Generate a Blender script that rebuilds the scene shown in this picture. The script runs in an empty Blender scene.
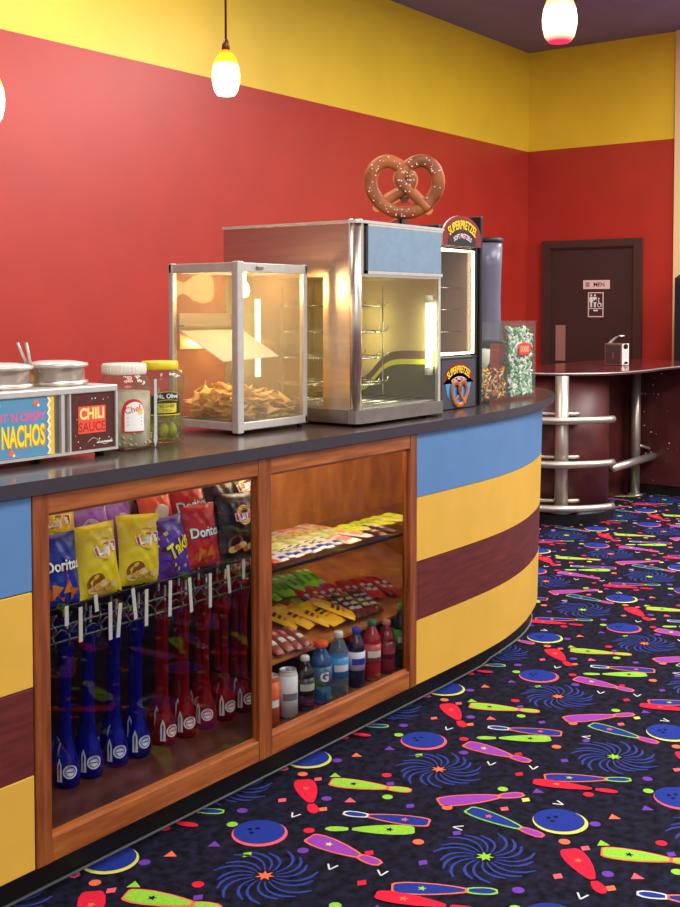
import bpy, bmesh, math, random
from mathutils import Vector, Matrix
random.seed(7)
PI = math.pi
scene = bpy.context.scene
COL = scene.collection
H = 1.46

# ------------------------------------------------------------------ materials
def s2l(c):
    return tuple(((x/255.0)/12.92 if x/255.0 <= 0.04045 else ((x/255.0+0.055)/1.055)**2.4) for x in c) + (1.0,)

def mat(name, rgb, rough=0.5, metal=0.0, noise=0.0, nscale=20.0, bump=0.0, bscale=200.0, coat=0.0, spec=0.5, rgb2=None, stretch=(1, 1, 1), transmission=0.0, ior=1.45, emit=None, estr=0.0, detail=6):
    m = bpy.data.materials.new(name); m.use_nodes = True
    nt = m.node_tree; b = nt.nodes['Principled BSDF']
    b.inputs['Roughness'].default_value = rough
    b.inputs['Metallic'].default_value = metal
    b.inputs['Coat Weight'].default_value = coat
    b.inputs['Coat Roughness'].default_value = 0.1
    b.inputs['Specular IOR Level'].default_value = spec
    b.inputs['Transmission Weight'].default_value = transmission
    b.inputs['IOR'].default_value = ior
    b.inputs['Base Color'].default_value = s2l(rgb)
    if emit is not None:
        b.inputs['Emission Color'].default_value = s2l(emit); b.inputs['Emission Strength'].default_value = estr
    if noise > 0 or rgb2 or bump > 0:
        tc = nt.nodes.new('ShaderNodeTexCoord'); mp = nt.nodes.new('ShaderNodeMapping')
        mp.inputs['Scale'].default_value = stretch
        nt.links.new(tc.outputs['Object'], mp.inputs['Vector'])
    if noise > 0 or rgb2:
        n = nt.nodes.new('ShaderNodeTexNoise'); n.inputs['Scale'].default_value = nscale; n.inputs['Detail'].default_value = detail
        nt.links.new(mp.outputs[0], n.inputs['Vector'])
        r = nt.nodes.new('ShaderNodeValToRGB')
        a = s2l(rgb)
        if rgb2: bcol = s2l(rgb2); lo, hi = a, bcol
        else:
            lo = tuple(max(0, x*(1-noise)) for x in a[:3])+(1,); hi = tuple(min(1, x*(1+noise)) for x in a[:3])+(1,)
        r.color_ramp.elements[0].color = lo; r.color_ramp.elements[0].position = 0.35
        r.color_ramp.elements[1].color = hi; r.color_ramp.elements[1].position = 0.65
        nt.links.new(n.outputs['Fac'], r.inputs[0]); nt.links.new(r.outputs[0], b.inputs['Base Color'])
    if bump > 0:
        n2 = nt.nodes.new('ShaderNodeTexNoise'); n2.inputs['Scale'].default_value = bscale; n2.inputs['Detail'].default_value = 3
        nt.links.new(mp.outputs[0], n2.inputs['Vector'])
        bp = nt.nodes.new('ShaderNodeBump'); bp.inputs['Strength'].default_value = bump; bp.inputs['Distance'].default_value = 0.01
        nt.links.new(n2.outputs['Fac'], bp.inputs['Height']); nt.links.new(bp.outputs[0], b.inputs['Normal'])
    return m

def glass(name, tint=(245, 248, 245), refl=0.10, rough=0.02, haze=0.0, hazecol=(220, 220, 220)):
    m = bpy.data.materials.new(name); m.use_nodes = True
    nt = m.node_tree; nt.nodes.clear()
    out = nt.nodes.new('ShaderNodeOutputMaterial')
    tr = nt.nodes.new('ShaderNodeBsdfTransparent'); tr.inputs[0].default_value = s2l(tint)
    gl = nt.nodes.new('ShaderNodeBsdfGlossy'); gl.inputs['Roughness'].default_value = rough
    lw = nt.nodes.new('ShaderNodeLayerWeight'); lw.inputs[0].default_value = 0.5
    pw_ = nt.nodes.new('ShaderNodeMath'); pw_.operation = 'POWER'; pw_.inputs[1].default_value = 4.0
    nt.links.new(lw.outputs['Facing'], pw_.inputs[0])
    mr = nt.nodes.new('ShaderNodeMapRange'); mr.inputs[3].default_value = refl*0.35; mr.inputs[4].default_value = min(1, refl*5)
    nt.links.new(pw_.outputs[0], mr.inputs[0])
    mx = nt.nodes.new('ShaderNodeMixShader')
    nt.links.new(mr.outputs[0], mx.inputs[0]); nt.links.new(tr.outputs[0], mx.inputs[1]); nt.links.new(gl.outputs[0], mx.inputs[2])
    last = mx
    if haze > 0:
        df = nt.nodes.new('ShaderNodeBsdfDiffuse'); df.inputs[0].default_value = s2l(hazecol)
        tl = nt.nodes.new('ShaderNodeBsdfTranslucent'); tl.inputs[0].default_value = s2l(hazecol)
        m1 = nt.nodes.new('ShaderNodeMixShader'); m1.inputs[0].default_value = 0.5
        nt.links.new(df.outputs[0], m1.inputs[1]); nt.links.new(tl.outputs[0], m1.inputs[2])
        m2 = nt.nodes.new('ShaderNodeMixShader'); m2.inputs[0].default_value = haze
        nt.links.new(mx.outputs[0], m2.inputs[1]); nt.links.new(m1.outputs[0], m2.inputs[2]); last = m2
    nt.links.new(last.outputs[0], out.inputs[0])
    return m

def emis(name, rgb, st):
    m = bpy.data.materials.new(name); m.use_nodes = True
    nt = m.node_tree; nt.nodes.clear()
    out = nt.nodes.new('ShaderNodeOutputMaterial'); e = nt.nodes.new('ShaderNodeEmission')
    e.inputs[0].default_value = s2l(rgb); e.inputs[1].default_value = st
    nt.links.new(e.outputs[0], out.inputs[0]); return m

def wood(name, a, b, vertical):
    return mat(name, a, rough=0.38, rgb2=b, nscale=9, stretch=((7, 7, 0.6) if vertical else (0.6, 7, 7)), coat=0.3, bump=0.05, bscale=60, detail=8)

M = {}
M['red'] = mat('red gloss wall paint', (178, 44, 31), rough=0.36, spec=0.7, noise=0.05, nscale=3, bump=0.03, bscale=40)
M['yellowwall'] = mat('yellow gloss wall paint', (238, 200, 48), rough=0.38, spec=0.8, noise=0.04, nscale=3, bump=0.03, bscale=40)
M['ceil'] = mat('indigo ceiling paint', (134, 126, 184), rough=0.7, noise=0.06, nscale=4)
M['cream'] = mat('cream trim', (236, 205, 150), rough=0.5)
M['carpet'] = mat('black carpet pile', (9, 8, 12), rough=0.95, rgb2=(34, 32, 58), nscale=34, bump=0.6, bscale=700, spec=0.15, detail=12)
def cp(n, c): return mat('carpet yarn '+n, c, rough=0.95, noise=0.12, nscale=160, bump=0.5, bscale=700, spec=0.15)
M['clime'] = cp('lime', (146, 206, 62)); M['cblue'] = cp('blue', (34, 54, 146)); M['cpurple'] = cp('purple', (150, 66, 178))
M['cred'] = cp('red', (226, 34, 62)); M['corange'] = cp('orange', (250, 116, 78)); M['cyellow'] = cp('yellow', (226, 222, 96))
M['carm'] = cp('periwinkle', (50, 66, 150)); M['cwhite'] = cp('white', (222, 226, 222)); M['cpink'] = cp('pink', (246, 96, 112)); M['cviolet'] = cp('violet', (112, 62, 172)); M['cdark'] = cp('dark', (14, 12, 26))
M['woodv'] = wood('orange brown varnished wood upright', (112, 54, 24), (150, 80, 36), True)
M['woodh'] = wood('orange brown varnished wood rail', (132, 68, 28), (170, 98, 46), False)
M['woodback'] = mat('brown veneer', (160, 92, 40), rough=0.45, rgb2=(198, 126, 60), nscale=5, stretch=(3, 3, 1), detail=10)
M['deckwood'] = mat('dark brown veneer', (84, 40, 24), rough=0.35, rgb2=(104, 54, 32), nscale=5, stretch=(1, 4, 4))
M['pblue'] = mat('sky blue laminate', (84, 128, 178), rough=0.5, noise=0.04, nscale=5)
M['pyellow'] = mat('golden yellow laminate', (216, 170, 64), rough=0.5, noise=0.04, nscale=5)
M['pmaroon'] = mat('maroon wood laminate', (82, 26, 24), rough=0.5, rgb2=(104, 38, 34), nscale=7, stretch=(1, 1, 8), detail=8)
M['slab'] = mat('charcoal laminate', (72, 61, 58), rough=0.22, noise=0.12, nscale=60, coat=0.3)
M['slabedge'] = mat('dark plum laminate edge', (52, 46, 56), rough=0.45, noise=0.05)
M['black'] = mat('black plastic', (18, 16, 18), rough=0.45)
M['kick'] = mat('black vinyl kick', (20, 17, 20), rough=0.5)
M['alu'] = mat('brushed aluminium', (206, 202, 196), rough=0.34, metal=0.45, noise=0.05, nscale=30)
M['trimalu'] = mat('grey carpet trim strip', (120, 122, 122), rough=0.4, metal=0.3)
M['steel'] = mat('stainless steel', (226, 212, 200), rough=0.30, metal=1.0, noise=0.06, nscale=4, stretch=(1, 1, 14))
M['steeld'] = mat('smudged stainless steel', (160, 150, 146), rough=0.35, metal=1.0, noise=0.1, nscale=14)
M['chrome'] = mat('chrome wire', (215, 205, 190), rough=0.18, metal=1.0)
M['brushed'] = mat('satin nickel tube', (192, 184, 172), rough=0.34, metal=0.75)
M['bluesteel'] = mat('blue grey powder coated panel', (124, 150, 172), rough=0.35, noise=0.06, nscale=30)
M['maroon'] = mat('dark maroon laminate', (72, 28, 30), rough=0.4, rgb2=(86, 36, 34), nscale=6)
M['maroontop'] = mat('dark red table top', (92, 28, 28), rough=0.16, noise=0.05, coat=0.4)
M['door'] = mat('dark brown door paint', (64, 44, 42), rough=0.4, noise=0.05, nscale=3)
M['doorframe'] = mat('brown door frame paint', (72, 46, 42), rough=0.4)
M['signpink'] = mat('pale pink sign plate', (240, 208, 200), rough=0.4)
M['white'] = mat('white print', (240, 240, 236), rough=0.5)
M['offwhite'] = mat('off white plastic', (232, 224, 208), rough=0.4)
M['ink'] = mat('black print', (22, 20, 24), rough=0.5)
M['glass'] = glass('clear glass', refl=0.10)
M['caseglass'] = glass('display window glass', refl=0.055, tint=(236, 238, 240))
M['acryl'] = glass('clear acrylic', refl=0.08, haze=0.02)
M['plastic'] = glass('clear jar plastic', refl=0.12, haze=0.05, tint=(235, 240, 225))
M['hazyglass'] = glass('greasy glass', refl=0.12, haze=0.13, hazecol=(235, 205, 165))

# ------------------------------------------------------------------ mesh builder
_tcache = {}
def text2d(s, size, bold=0.0, xs=1.0):
    k = (s, size, bold, xs)
    if k not in _tcache:
        cu = bpy.data.curves.new('lettering', 'FONT'); cu.body = s; cu.size = size; cu.offset = bold
        cu.align_x = 'CENTER'; cu.align_y = 'CENTER'; cu.resolution_u = 3
        ob = bpy.data.objects.new('lettering', cu); COL.objects.link(ob)
        me = bpy.data.meshes.new_from_object(ob)
        _tcache[k] = ([(v.co.x*xs, v.co.y) for v in me.vertices], [tuple(p.vertices) for p in me.polygons])
        bpy.data.objects.remove(ob); bpy.data.curves.remove(cu); bpy.data.meshes.remove(me)
    return _tcache[k]

def circ(cx, cy, rx, ry=None, n=24, a0=0, a1=2*PI):
    ry = rx if ry is None else ry
    full = abs(a1-a0-2*PI) < 1e-6
    k = n if full else n+1
    return [(cx+rx*math.cos(a0+(a1-a0)*i/n), cy+ry*math.sin(a0+(a1-a0)*i/n)) for i in range(k)]
def rect(x0, x1, y0, y1): return [(x0, y0), (x1, y0), (x1, y1), (x0, y1)]
def rot2(pts, a, cx=0, cy=0):
    c, s = math.cos(a), math.sin(a)
    return [(cx+(x-cx)*c-(y-cy)*s, cy+(x-cx)*s+(y-cy)*c) for x, y in pts]
def starpts(cx, cy, r, n=5, k=0.42, a=PI/2):
    return [(cx+(r if i % 2 == 0 else r*k)*math.cos(a+i*PI/n), cy+(r if i % 2 == 0 else r*k)*math.sin(a+i*PI/n)) for i in range(2*n)]
def smoothpath(pts, n=6, closed=False):
    out = []; L = len(pts)
    rng = range(L) if closed else range(L-1)
    for i in rng:
        p0 = pts[(i-1) % L] if (closed or i > 0) else pts[i]
        p1 = pts[i]; p2 = pts[(i+1) % L]
        p3 = pts[(i+2) % L] if (closed or i+2 < L) else p2
        for j in range(n):
            t = j/n
            out.append(tuple(0.5*((2*b)+(-a+c)*t+(2*a-5*b+4*c-d)*t*t+(-a+3*b-3*c+d)*t**3) for a, b, c, d in zip(p0, p1, p2, p3)))
    if not closed: out.append(tuple(pts[-1]))
    return out

class MB:
    def __init__(s):
        s.v = []; s.f = []; s.m = []; s.s = []; s.mats = []; s.X = None
    def mi(s, m):
        if isinstance(m, str): m = M[m]
        if m not in s.mats: s.mats.append(m)
        return s.mats.index(m)
    def add(s, vs, fs, m, smooth=False):
        o = len(s.v); k = s.mi(m)
        if s.X is not None: vs = [tuple(s.X @ Vector(p)) for p in vs]
        s.v += [tuple(p) for p in vs]
        for f in fs:
            s.f.append(tuple(i+o for i in f)); s.m.append(k); s.s.append(smooth)
        return s
    def box(s, x0, x1, y0, y1, z0, z1, m, bev=0.0, seg=2):
        if bev <= 0:
            vs = [(x, y, z) for x in (x0, x1) for y in (y0, y1) for z in (z0, z1)]
            fs = [(0, 1, 3, 2), (4, 6, 7, 5), (0, 4, 5, 1), (2, 3, 7, 6), (0, 2, 6, 4), (1, 5, 7, 3)]
            return s.add(vs, fs, m)
        bm = bmesh.new(); bmesh.ops.create_cube(bm, size=1)
        for v in bm.verts: v.co = ((x0+x1)/2+v.co.x*(x1-x0), (y0+y1)/2+v.co.y*(y1-y0), (z0+z1)/2+v.co.z*(z1-z0))
        bmesh.ops.bevel(bm, geom=bm.edges[:], offset=bev, segments=seg, affect='EDGES', profile=0.5)
        bm.verts.index_update()
        s.add([tuple(v.co) for v in bm.verts], [tuple(v.index for v in f.verts) for f in bm.faces], m, False); bm.free(); return s
    def lathe(s, prof, m, cx=0, cy=0, n=28, smooth=True, a0=0, a1=2*PI, sq=0.0):
        full = abs(a1-a0-2*PI) < 1e-6; k = n if full else n+1
        vs = []; fs = []
        for r, z in prof:
            for i in range(k):
                a = a0+(a1-a0)*i/n
                q = 1.0
                if sq > 0:
                    q = 1+sq*(1/max(abs(math.cos(a)), abs(math.sin(a)))-1)
                vs.append((cx+r*q*math.cos(a), cy+r*q*math.sin(a), z))
        for j in range(len(prof)-1):
            for i in range(n):
                i2 = (i+1) % k if full else i+1
                fs.append((j*k+i, j*k+i2, (j+1)*k+i2, (j+1)*k+i))
        if full:
            if prof[0][0] > 1e-6: fs.append(tuple(range(k))[::-1])
            if prof[-1][0] > 1e-6: fs.append(tuple(range((len(prof)-1)*k, len(prof)*k)))
        return s.add(vs, fs, m, smooth)
    def tube(s, pts, r, m, n=8, closed=False, flat=None, smooth=True):
        P = [Vector(p) for p in pts]; L = len(P); vs = []; fs = []
        up = Vector((0, 0, 1)); prev = None
        for i in range(L):
            a = P[(i-1) % L] if (closed or i > 0) else P[i]; b = P[(i+1) % L] if (closed or i < L-1) else P[i]
            t = (b-a).normalized()
            if prev is None:
                ref = up if abs(t.dot(up)) < 0.9 else Vector((1, 0, 0))
                nrm = (ref-t*ref.dot(t)).normalized()
            else:
                nrm = (prev-t*prev.dot(t)).normalized()
            prev = nrm; bn = t.cross(nrm)
            rr = r[i] if isinstance(r, (list, tuple)) else r
            for j in range(n):
                a_ = 2*PI*j/n; d = nrm*math.cos(a_)*rr+bn*math.sin(a_)*rr
                if flat: d = Vector((d.x*flat[0], d.y*flat[1], d.z*flat[2]))
                vs.append(tuple(P[i]+d))
        for i in range(L if closed else L-1):
            for j in range(n):
                fs.append((i*n+j, i*n+(j+1) % n, ((i+1) % L)*n+(j+1) % n, ((i+1) % L)*n+j))
        if not closed: fs.append(tuple(range(n))[::-1]); fs.append(tuple(range((L-1)*n, L*n)))
        return s.add(vs, fs, m, smooth)
    def prism(s, poly, fn, d0, d1, m, m2=None):
        n = len(poly)
        vs = [fn(x, y, d0) for x, y in poly]+[fn(x, y, d1) for x, y in poly]
        s.add(vs, [tuple(range(n))[::-1], tuple(range(n, 2*n))], m)
        s.add(vs, [(i, (i+1) % n, n+(i+1) % n, n+i) for i in range(n)], m2 or m); return s
    def poly(s, poly, fn, d, m):
        return s.add([fn(x, y, d) for x, y in poly], [tuple(range(len(poly)))], m)
    def ring(s, inner, outer, fn, d, m):
        n = len(inner)
        return s.add([fn(x, y, d) for x, y in inner]+[fn(x, y, d) for x, y in outer], [(i, (i+1) % n, n+(i+1) % n, n+i) for i in range(n)], m)
    def text(s, t, size, fn, d, m, cx=0, cy=0, bold=0.0, a=0.0, xs=1.0, arc=None):
        vs, fs = text2d(t, size, bold, xs)
        if arc:
            vs = [((arc+y)*math.sin(x/arc), (arc+y)*math.cos(x/arc)-arc) for x, y in vs]
        if a: vs = rot2(vs, a)
        return s.add([fn(x+cx, y+cy, d) for x, y in vs], fs, m)
    def fit(s, t, w, h, fn, d, m, cx=0, cy=0, bold=0.0, a=0.0, arc=None):
        vs, fs = text2d(t, 0.1, 0.1*bold/max(h, 1e-6), 1.0)
        x0, x1 = min(v[0] for v in vs), max(v[0] for v in vs); y0, y1 = min(v[1] for v in vs), max(v[1] for v in vs)
        vs = [((x-(x0+x1)/2)*w/(x1-x0), (y-(y0+y1)/2)*h/(y1-y0)) for x, y in vs]
        if arc: vs = [((arc+y)*math.sin(x/arc), (arc+y)*math.cos(x/arc)-arc) for x, y in vs]
        if a: vs = rot2(vs, a)
        return s.add([fn(x+cx, y+cy, d) for x, y in vs], fs, m)
    def grid(s, fn, nu, nv, m, smooth=True):
        vs = [fn(i/nu, j/nv) for j in range(nv+1) for i in range(nu+1)]
        fs = [(j*(nu+1)+i, j*(nu+1)+i+1, (j+1)*(nu+1)+i+1, (j+1)*(nu+1)+i) for j in range(nv) for i in range(nu)]
        return s.add(vs, fs, m, smooth)
    def mesh(s, name, fix=True):
        me = bpy.data.meshes.new(name); me.from_pydata(s.v, [], s.f)
        for m in s.mats: me.materials.append(m)
        me.polygons.foreach_set('material_index', s.m); me.polygons.foreach_set('use_smooth', s.s)
        me.update()
        if fix:
            bm = bmesh.new(); bm.from_mesh(me); bmesh.ops.recalc_face_normals(bm, faces=bm.faces[:]); bm.to_mesh(me); bm.free()
        return me
    def build(s, name, parent=None, loc=(0, 0, 0), rot=(0, 0, 0), fix=True):
        o = bpy.data.objects.new(name, s.mesh(name, fix)); COL.objects.link(o)
        o.location = loc; o.rotation_euler = rot
        if parent is not None: o.parent = parent
        return o

def tag(o, label, cat, group=None, kind=None):
    o['label'] = label; o['category'] = cat
    if group: o['group'] = group
    if kind: o['kind'] = kind
    return o
def thing(name, label, cat, loc=(0, 0, 0), rz=0.0, group=None):
    o = bpy.data.objects.new(name, None); COL.objects.link(o); o.location = loc; o.rotation_euler = (0, 0, rz)
    o.empty_display_size = 0.05
    return tag(o, label, cat, group)
def struct(o): o['kind'] = 'structure'; return o
def dup(root, loc, rz=None, label=None, rot=None):
    r = root.copy(); COL.objects.link(r); r.location = loc
    if rz is not None: r.rotation_euler = (0, 0, rz)
    if rot is not None: r.rotation_euler = rot
    if label: r['label'] = label
    for ch in list(root.children):
        c = ch.copy(); COL.objects.link(c); c.parent = r
        for g in ch.children:
            d = g.copy(); COL.objects.link(d); d.parent = c
    return r
def FY(x0, Y, z0): return lambda x, y, d: (x0+x, Y-d, z0+y)          # plane facing the room (towards -Y)
def FX(X, y0, z0): return lambda x, y, d: (X-d, y0-x, z0+y)          # plane facing -X
def FZ(x0, y0, Z): return lambda x, y, d: (x0+x, y0+y, Z+d)

# ------------------------------------------------------------------ room shell
WY = 5.22; WX = 10.0; CZ = 3.92; YB = 2.97
b = MB(); b.box(-2.5, WX+0.15, WY, WY+0.15, 0, YB, 'red'); b.box(-2.5, WX+0.15, WY, WY+0.15, YB, CZ, 'yellowwall')
b.box(8.475, 8.485, WY-0.002, WY, YB, 3.75, 'yellowwall')
struct(b.build('wall_left'))
b = MB(); b.box(WX, WX+0.15, 3.75, WY, 0, YB, 'red'); b.box(WX, WX+0.15, 3.75, WY, YB, CZ, 'yellowwall'); struct(b.build('wall_back'))
b = MB(); b.box(-2.5, WX+0.15, -4.0, WY+0.15, CZ, CZ+0.1, 'ceil'); struct(b.build('ceiling'))
b = MB(); b.box(9.97, 10.15, 2.5, 3.75, 0, CZ, 'cream'); struct(b.build('trim_1'))
b = MB(); b.box(-2.5, WX, WY-0.012, WY, 0.0, 0.1, 'black'); struct(b.build('baseboard_left'))
b = MB(); b.box(WX-0.012, WX, 5.06, WY-0.012, 0.0, 0.1, 'black'); b.box(WX-0.012, WX, 3.75, 4.02, 0.0, 0.1, 'black'); struct(b.build('baseboard_back'))

# door with frame
D = bpy.data.objects.new('door_1', None); COL.objects.link(D); struct(D); D.location = (WX, 4.54, 0)
b = MB(); f = FX(0, 0.5, 0)
for r in (rect(0, 0.075, 0, 2.095), rect(0.925, 1.0, 0, 2.095), rect(0.075, 0.925, 2.025, 2.095)): b.prism(r, f, -0.0, 0.05, 'doorframe')
for r in (rect(0.075, 0.09, 0, 2.01), rect(0.91, 0.925, 0, 2.01), rect(0.075, 0.925, 2.01, 2.025)): b.prism(r, f, -0.0, 0.032, 'doorframe')
b.build('door_frame', D)
b = MB(); b.prism(rect(0.092, 0.908, 0.01, 2.008), f, 0.0, 0.018, 'door'); b.build('door_leaf', D)
b = MB(); b.prism(rect(0.14, 0.24, 0.95, 1.29), f, 0.018, 0.024, 'brushed'); b.build('push_plate', D)
b = MB(); b.prism(rect(0.42, 0.685, 1.632, 1.715), f, 0.018, 0.024, 'signpink')
b.text('MEN', 0.055, f, 0.0245, 'doorframe', 0.58, 1.672, bold=0.001)
b.prism(rect(0.443, 0.485, 1.65, 1.697), f, 0.024, 0.0245, mat('grey print', (170, 140, 150)))
b.build('name_sign', D)
b = MB(); f2 = FX(0, 0.5-0.548, 1.49)
b.prism(rect(-0.08, 0.08, -0.125, 0.115), f2, 0.018, 0.022, 'doorframe')
for r in (rect(-0.078, -0.068, -0.122, 0.112), rect(0.068, 0.078, -0.122, 0.112), rect(-0.07, 0.07, 0.102, 0.112), rect(-0.07, 0.07, -0.122, -0.112), rect(-0.07, 0.07, -0.045, -0.038)):
    b.prism(r, f2, 0.022, 0.0235, 'signpink')
for cx, dress in ((-0.045, 0), (-0.008, 1)):
    b.poly(circ(cx, 0.083, 0.010, n=12), f2, 0.0235, 'white')
    b.poly([(cx-0.016, 0.068), (cx+0.016, 0.068), (cx+0.02, 0.02), (cx+0.013, 0.02), (cx+0.011, 0.05), (cx+0.012+0.008*dress, 0.012), (cx+0.009, 0.012), (cx+0.009, -0.03), (cx+0.001, -0.03), (cx, 0.008), (cx-0.001, -0.03), (cx-0.009, -0.03), (cx-0.009, 0.012), (cx-0.012-0.008*dress, 0.012), (cx-0.011, 0.05), (cx-0.013, 0.02), (cx-0.02, 0.02)], f2, 0.0236, 'white')
b.ring(circ(0.038, -0.008, 0.016, n=18), circ(0.038, -0.008, 0.022, n=18), f2, 0.0235, 'white')
b.poly(circ(0.030, 0.052, 0.008, n=10), f2, 0.0236, 'white')
b.poly([(0.026, 0.042), (0.034, 0.042), (0.036, 0.012), (0.05, 0.010), (0.062, -0.016), (0.055, -0.02), (0.045, 0.002), (0.028, 0.004)], f2, 0.0237, 'white')
b.poly(rect(-0.022, 0.022, -0.066, -0.052), f2, 0.0235, 'white')
b.build('restroom_sign', D)

# cabinet edge beside the cream column
t = thing('arcade_cabinet', 'dark brown upright cabinet partly cut off by the right edge, against the cream column', 'cabinet', (9.45, 3.2, 0))
b = MB(); f = lambda x, y, d: (x, d, y)
b.prism([(-0.3, 0), (0.35, 0), (0.35, 1.84), (-0.05, 1.84), (-0.1, 1.76), (-0.3, 1.7)], f, -0.5, 0.225, 'maroon', 'black'); b.build('cabinet_body', t)
b = MB(); b.box(-0.05, 0.35, -0.5, 0.225, 1.84, 1.87, 'black', 0.004); b.build('cabinet_top', t)

# ------------------------------------------------------------------ carpet
fl = MB(); FL = lambda x, y, d: (x, y, d)
fl.add([(-2.5, -4, 0), (WX, -4, 0), (WX, WY, 0), (-2.5, WY, 0)], [(0, 1, 2, 3)], 'carpet')
A = (0.842, 0.0); B = (-0.078, 0.855)
Z1, Z2, Z3 = 0.0006, 0.0011, 0.0016
def star(cx, cy, r, core):
    n = 18
    for k in range(n):
        a = 2*PI*k/n
        rr = r*(0.88+0.2*((k*7) % 5)/5)
        L = []; R = []
        for j in range(7):
            t_ = j/6; rad = 0.03+(rr-0.03)*t_; aa = a+0.62*t_*t_; w = 0.0034*(0.6+0.9*t_)*(1 if j < 6 else 0.5)
            px_, py_ = cx+rad*math.cos(aa), cy+rad*math.sin(aa)
            ta = aa+0.35+0.5*t_; nx, ny = -math.sin(ta), math.cos(ta)
            L.append((px_+nx*w, py_+ny*w)); R.append((px_-nx*w, py_-ny*w))
        vs = [FL(x, y, Z1) for x, y in L+R]
        fl.add(vs, [(j, j+1, 8+j, 7+j) for j in range(6)], 'carm')
    fl.poly(starpts(cx, cy, 0.026, 7, 0.45), FL, Z2, core)
bodyprof = [(0.0, 0.55), (0.03, 0.78), (0.12, 0.97), (0.25, 1.0), (0.42, 0.85), (0.56, 0.6), (0.66, 0.36), (0.70, 0.2)]
headprof = [(0.74, 0.26), (0.80, 0.42), (0.88, 0.5), (0.95, 0.44), (1.0, 0.16)]
def pinpts(prof, p0, p1, w, grow):
    dx, dy = p1[0]-p0[0], p1[1]-p0[1]; L = math.hypot(dx, dy); ux, uy = dx/L, dy/L; nx, ny = -uy, ux
    out = []
    lo, hi = prof[0][0], prof[-1][0]; mid = (lo+hi)/2
    def pt(t_, h, sgn):
        tt = t_*L+(grow if t_ > mid else -grow)*(abs(t_-mid)/(hi-mid))
        hh = h*w+grow
        return (p0[0]+ux*tt+nx*hh*sgn, p0[1]+uy*tt+ny*hh*sgn)
    for t_, h in prof: out.append(pt(t_, h, 1))
    for t_, h in reversed(prof): out.append(pt(t_, h, -1))
    return out
def pin(p0, p1, col, out, w=0.030, st='cyellow', headout=None, z=0.0, headcol=None):
    for prof, oc, fc in ((bodyprof, out, col), (headprof, headout or out, headcol or col)):
        if oc: fl.poly(pinpts(prof, p0, p1, w, 0.0055), FL, Z1+z, oc)
        fl.poly(pinpts(prof, p0, p1, w, 0.0), FL, Z2+z, fc)
    if st: fl.poly(starpts(p0[0]+(p1[0]-p0[0])*0.28, p0[1]+(p1[1]-p0[1])*0.28, 0.013), FL, Z3+z, st)
def ball(cx, cy, out):
    fl.poly(circ(cx-0.006, cy-0.007, 0.078, n=28), FL, Z1, out)
    fl.poly(circ(cx, cy, 0.072, n=28), FL, Z2, 'cblue')
    for dx, dy in ((-0.005, 0.03), (0.012, 0.015), (-0.018, 0.012)): fl.poly(circ(cx+dx, cy+dy, 0.007, n=8), FL, Z3, 'cdark')
def blob(c, col, r=0.016): fl.poly(circ(c[0], c[1], r, n=12), FL, Z1, col)
def dia(c, col, r=0.018): fl.poly([(c[0]-r, c[1]), (c[0], c[1]-r*0.8), (c[0]+r, c[1]), (c[0], c[1]+r*0.8)], FL, Z1, col)
def tri(c, col, r=0.02): fl.poly([(c[0]-r*0.9, c[1]+r*0.4), (c[0]+r*0.2, c[1]-r), (c[0]+r*0.9, c[1]+r*0.7)], FL, Z1, col)
def chev(c, a=0.0, r=0.024):
    for s_ in (0.45, -0.45):
        fl.poly(rot2(rect(c[0], c[0]+r*1.3, c[1]-0.0025, c[1]+0.0025), a+s_, c[0], c[1]), FL, Z1, 'cwhite')
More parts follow.
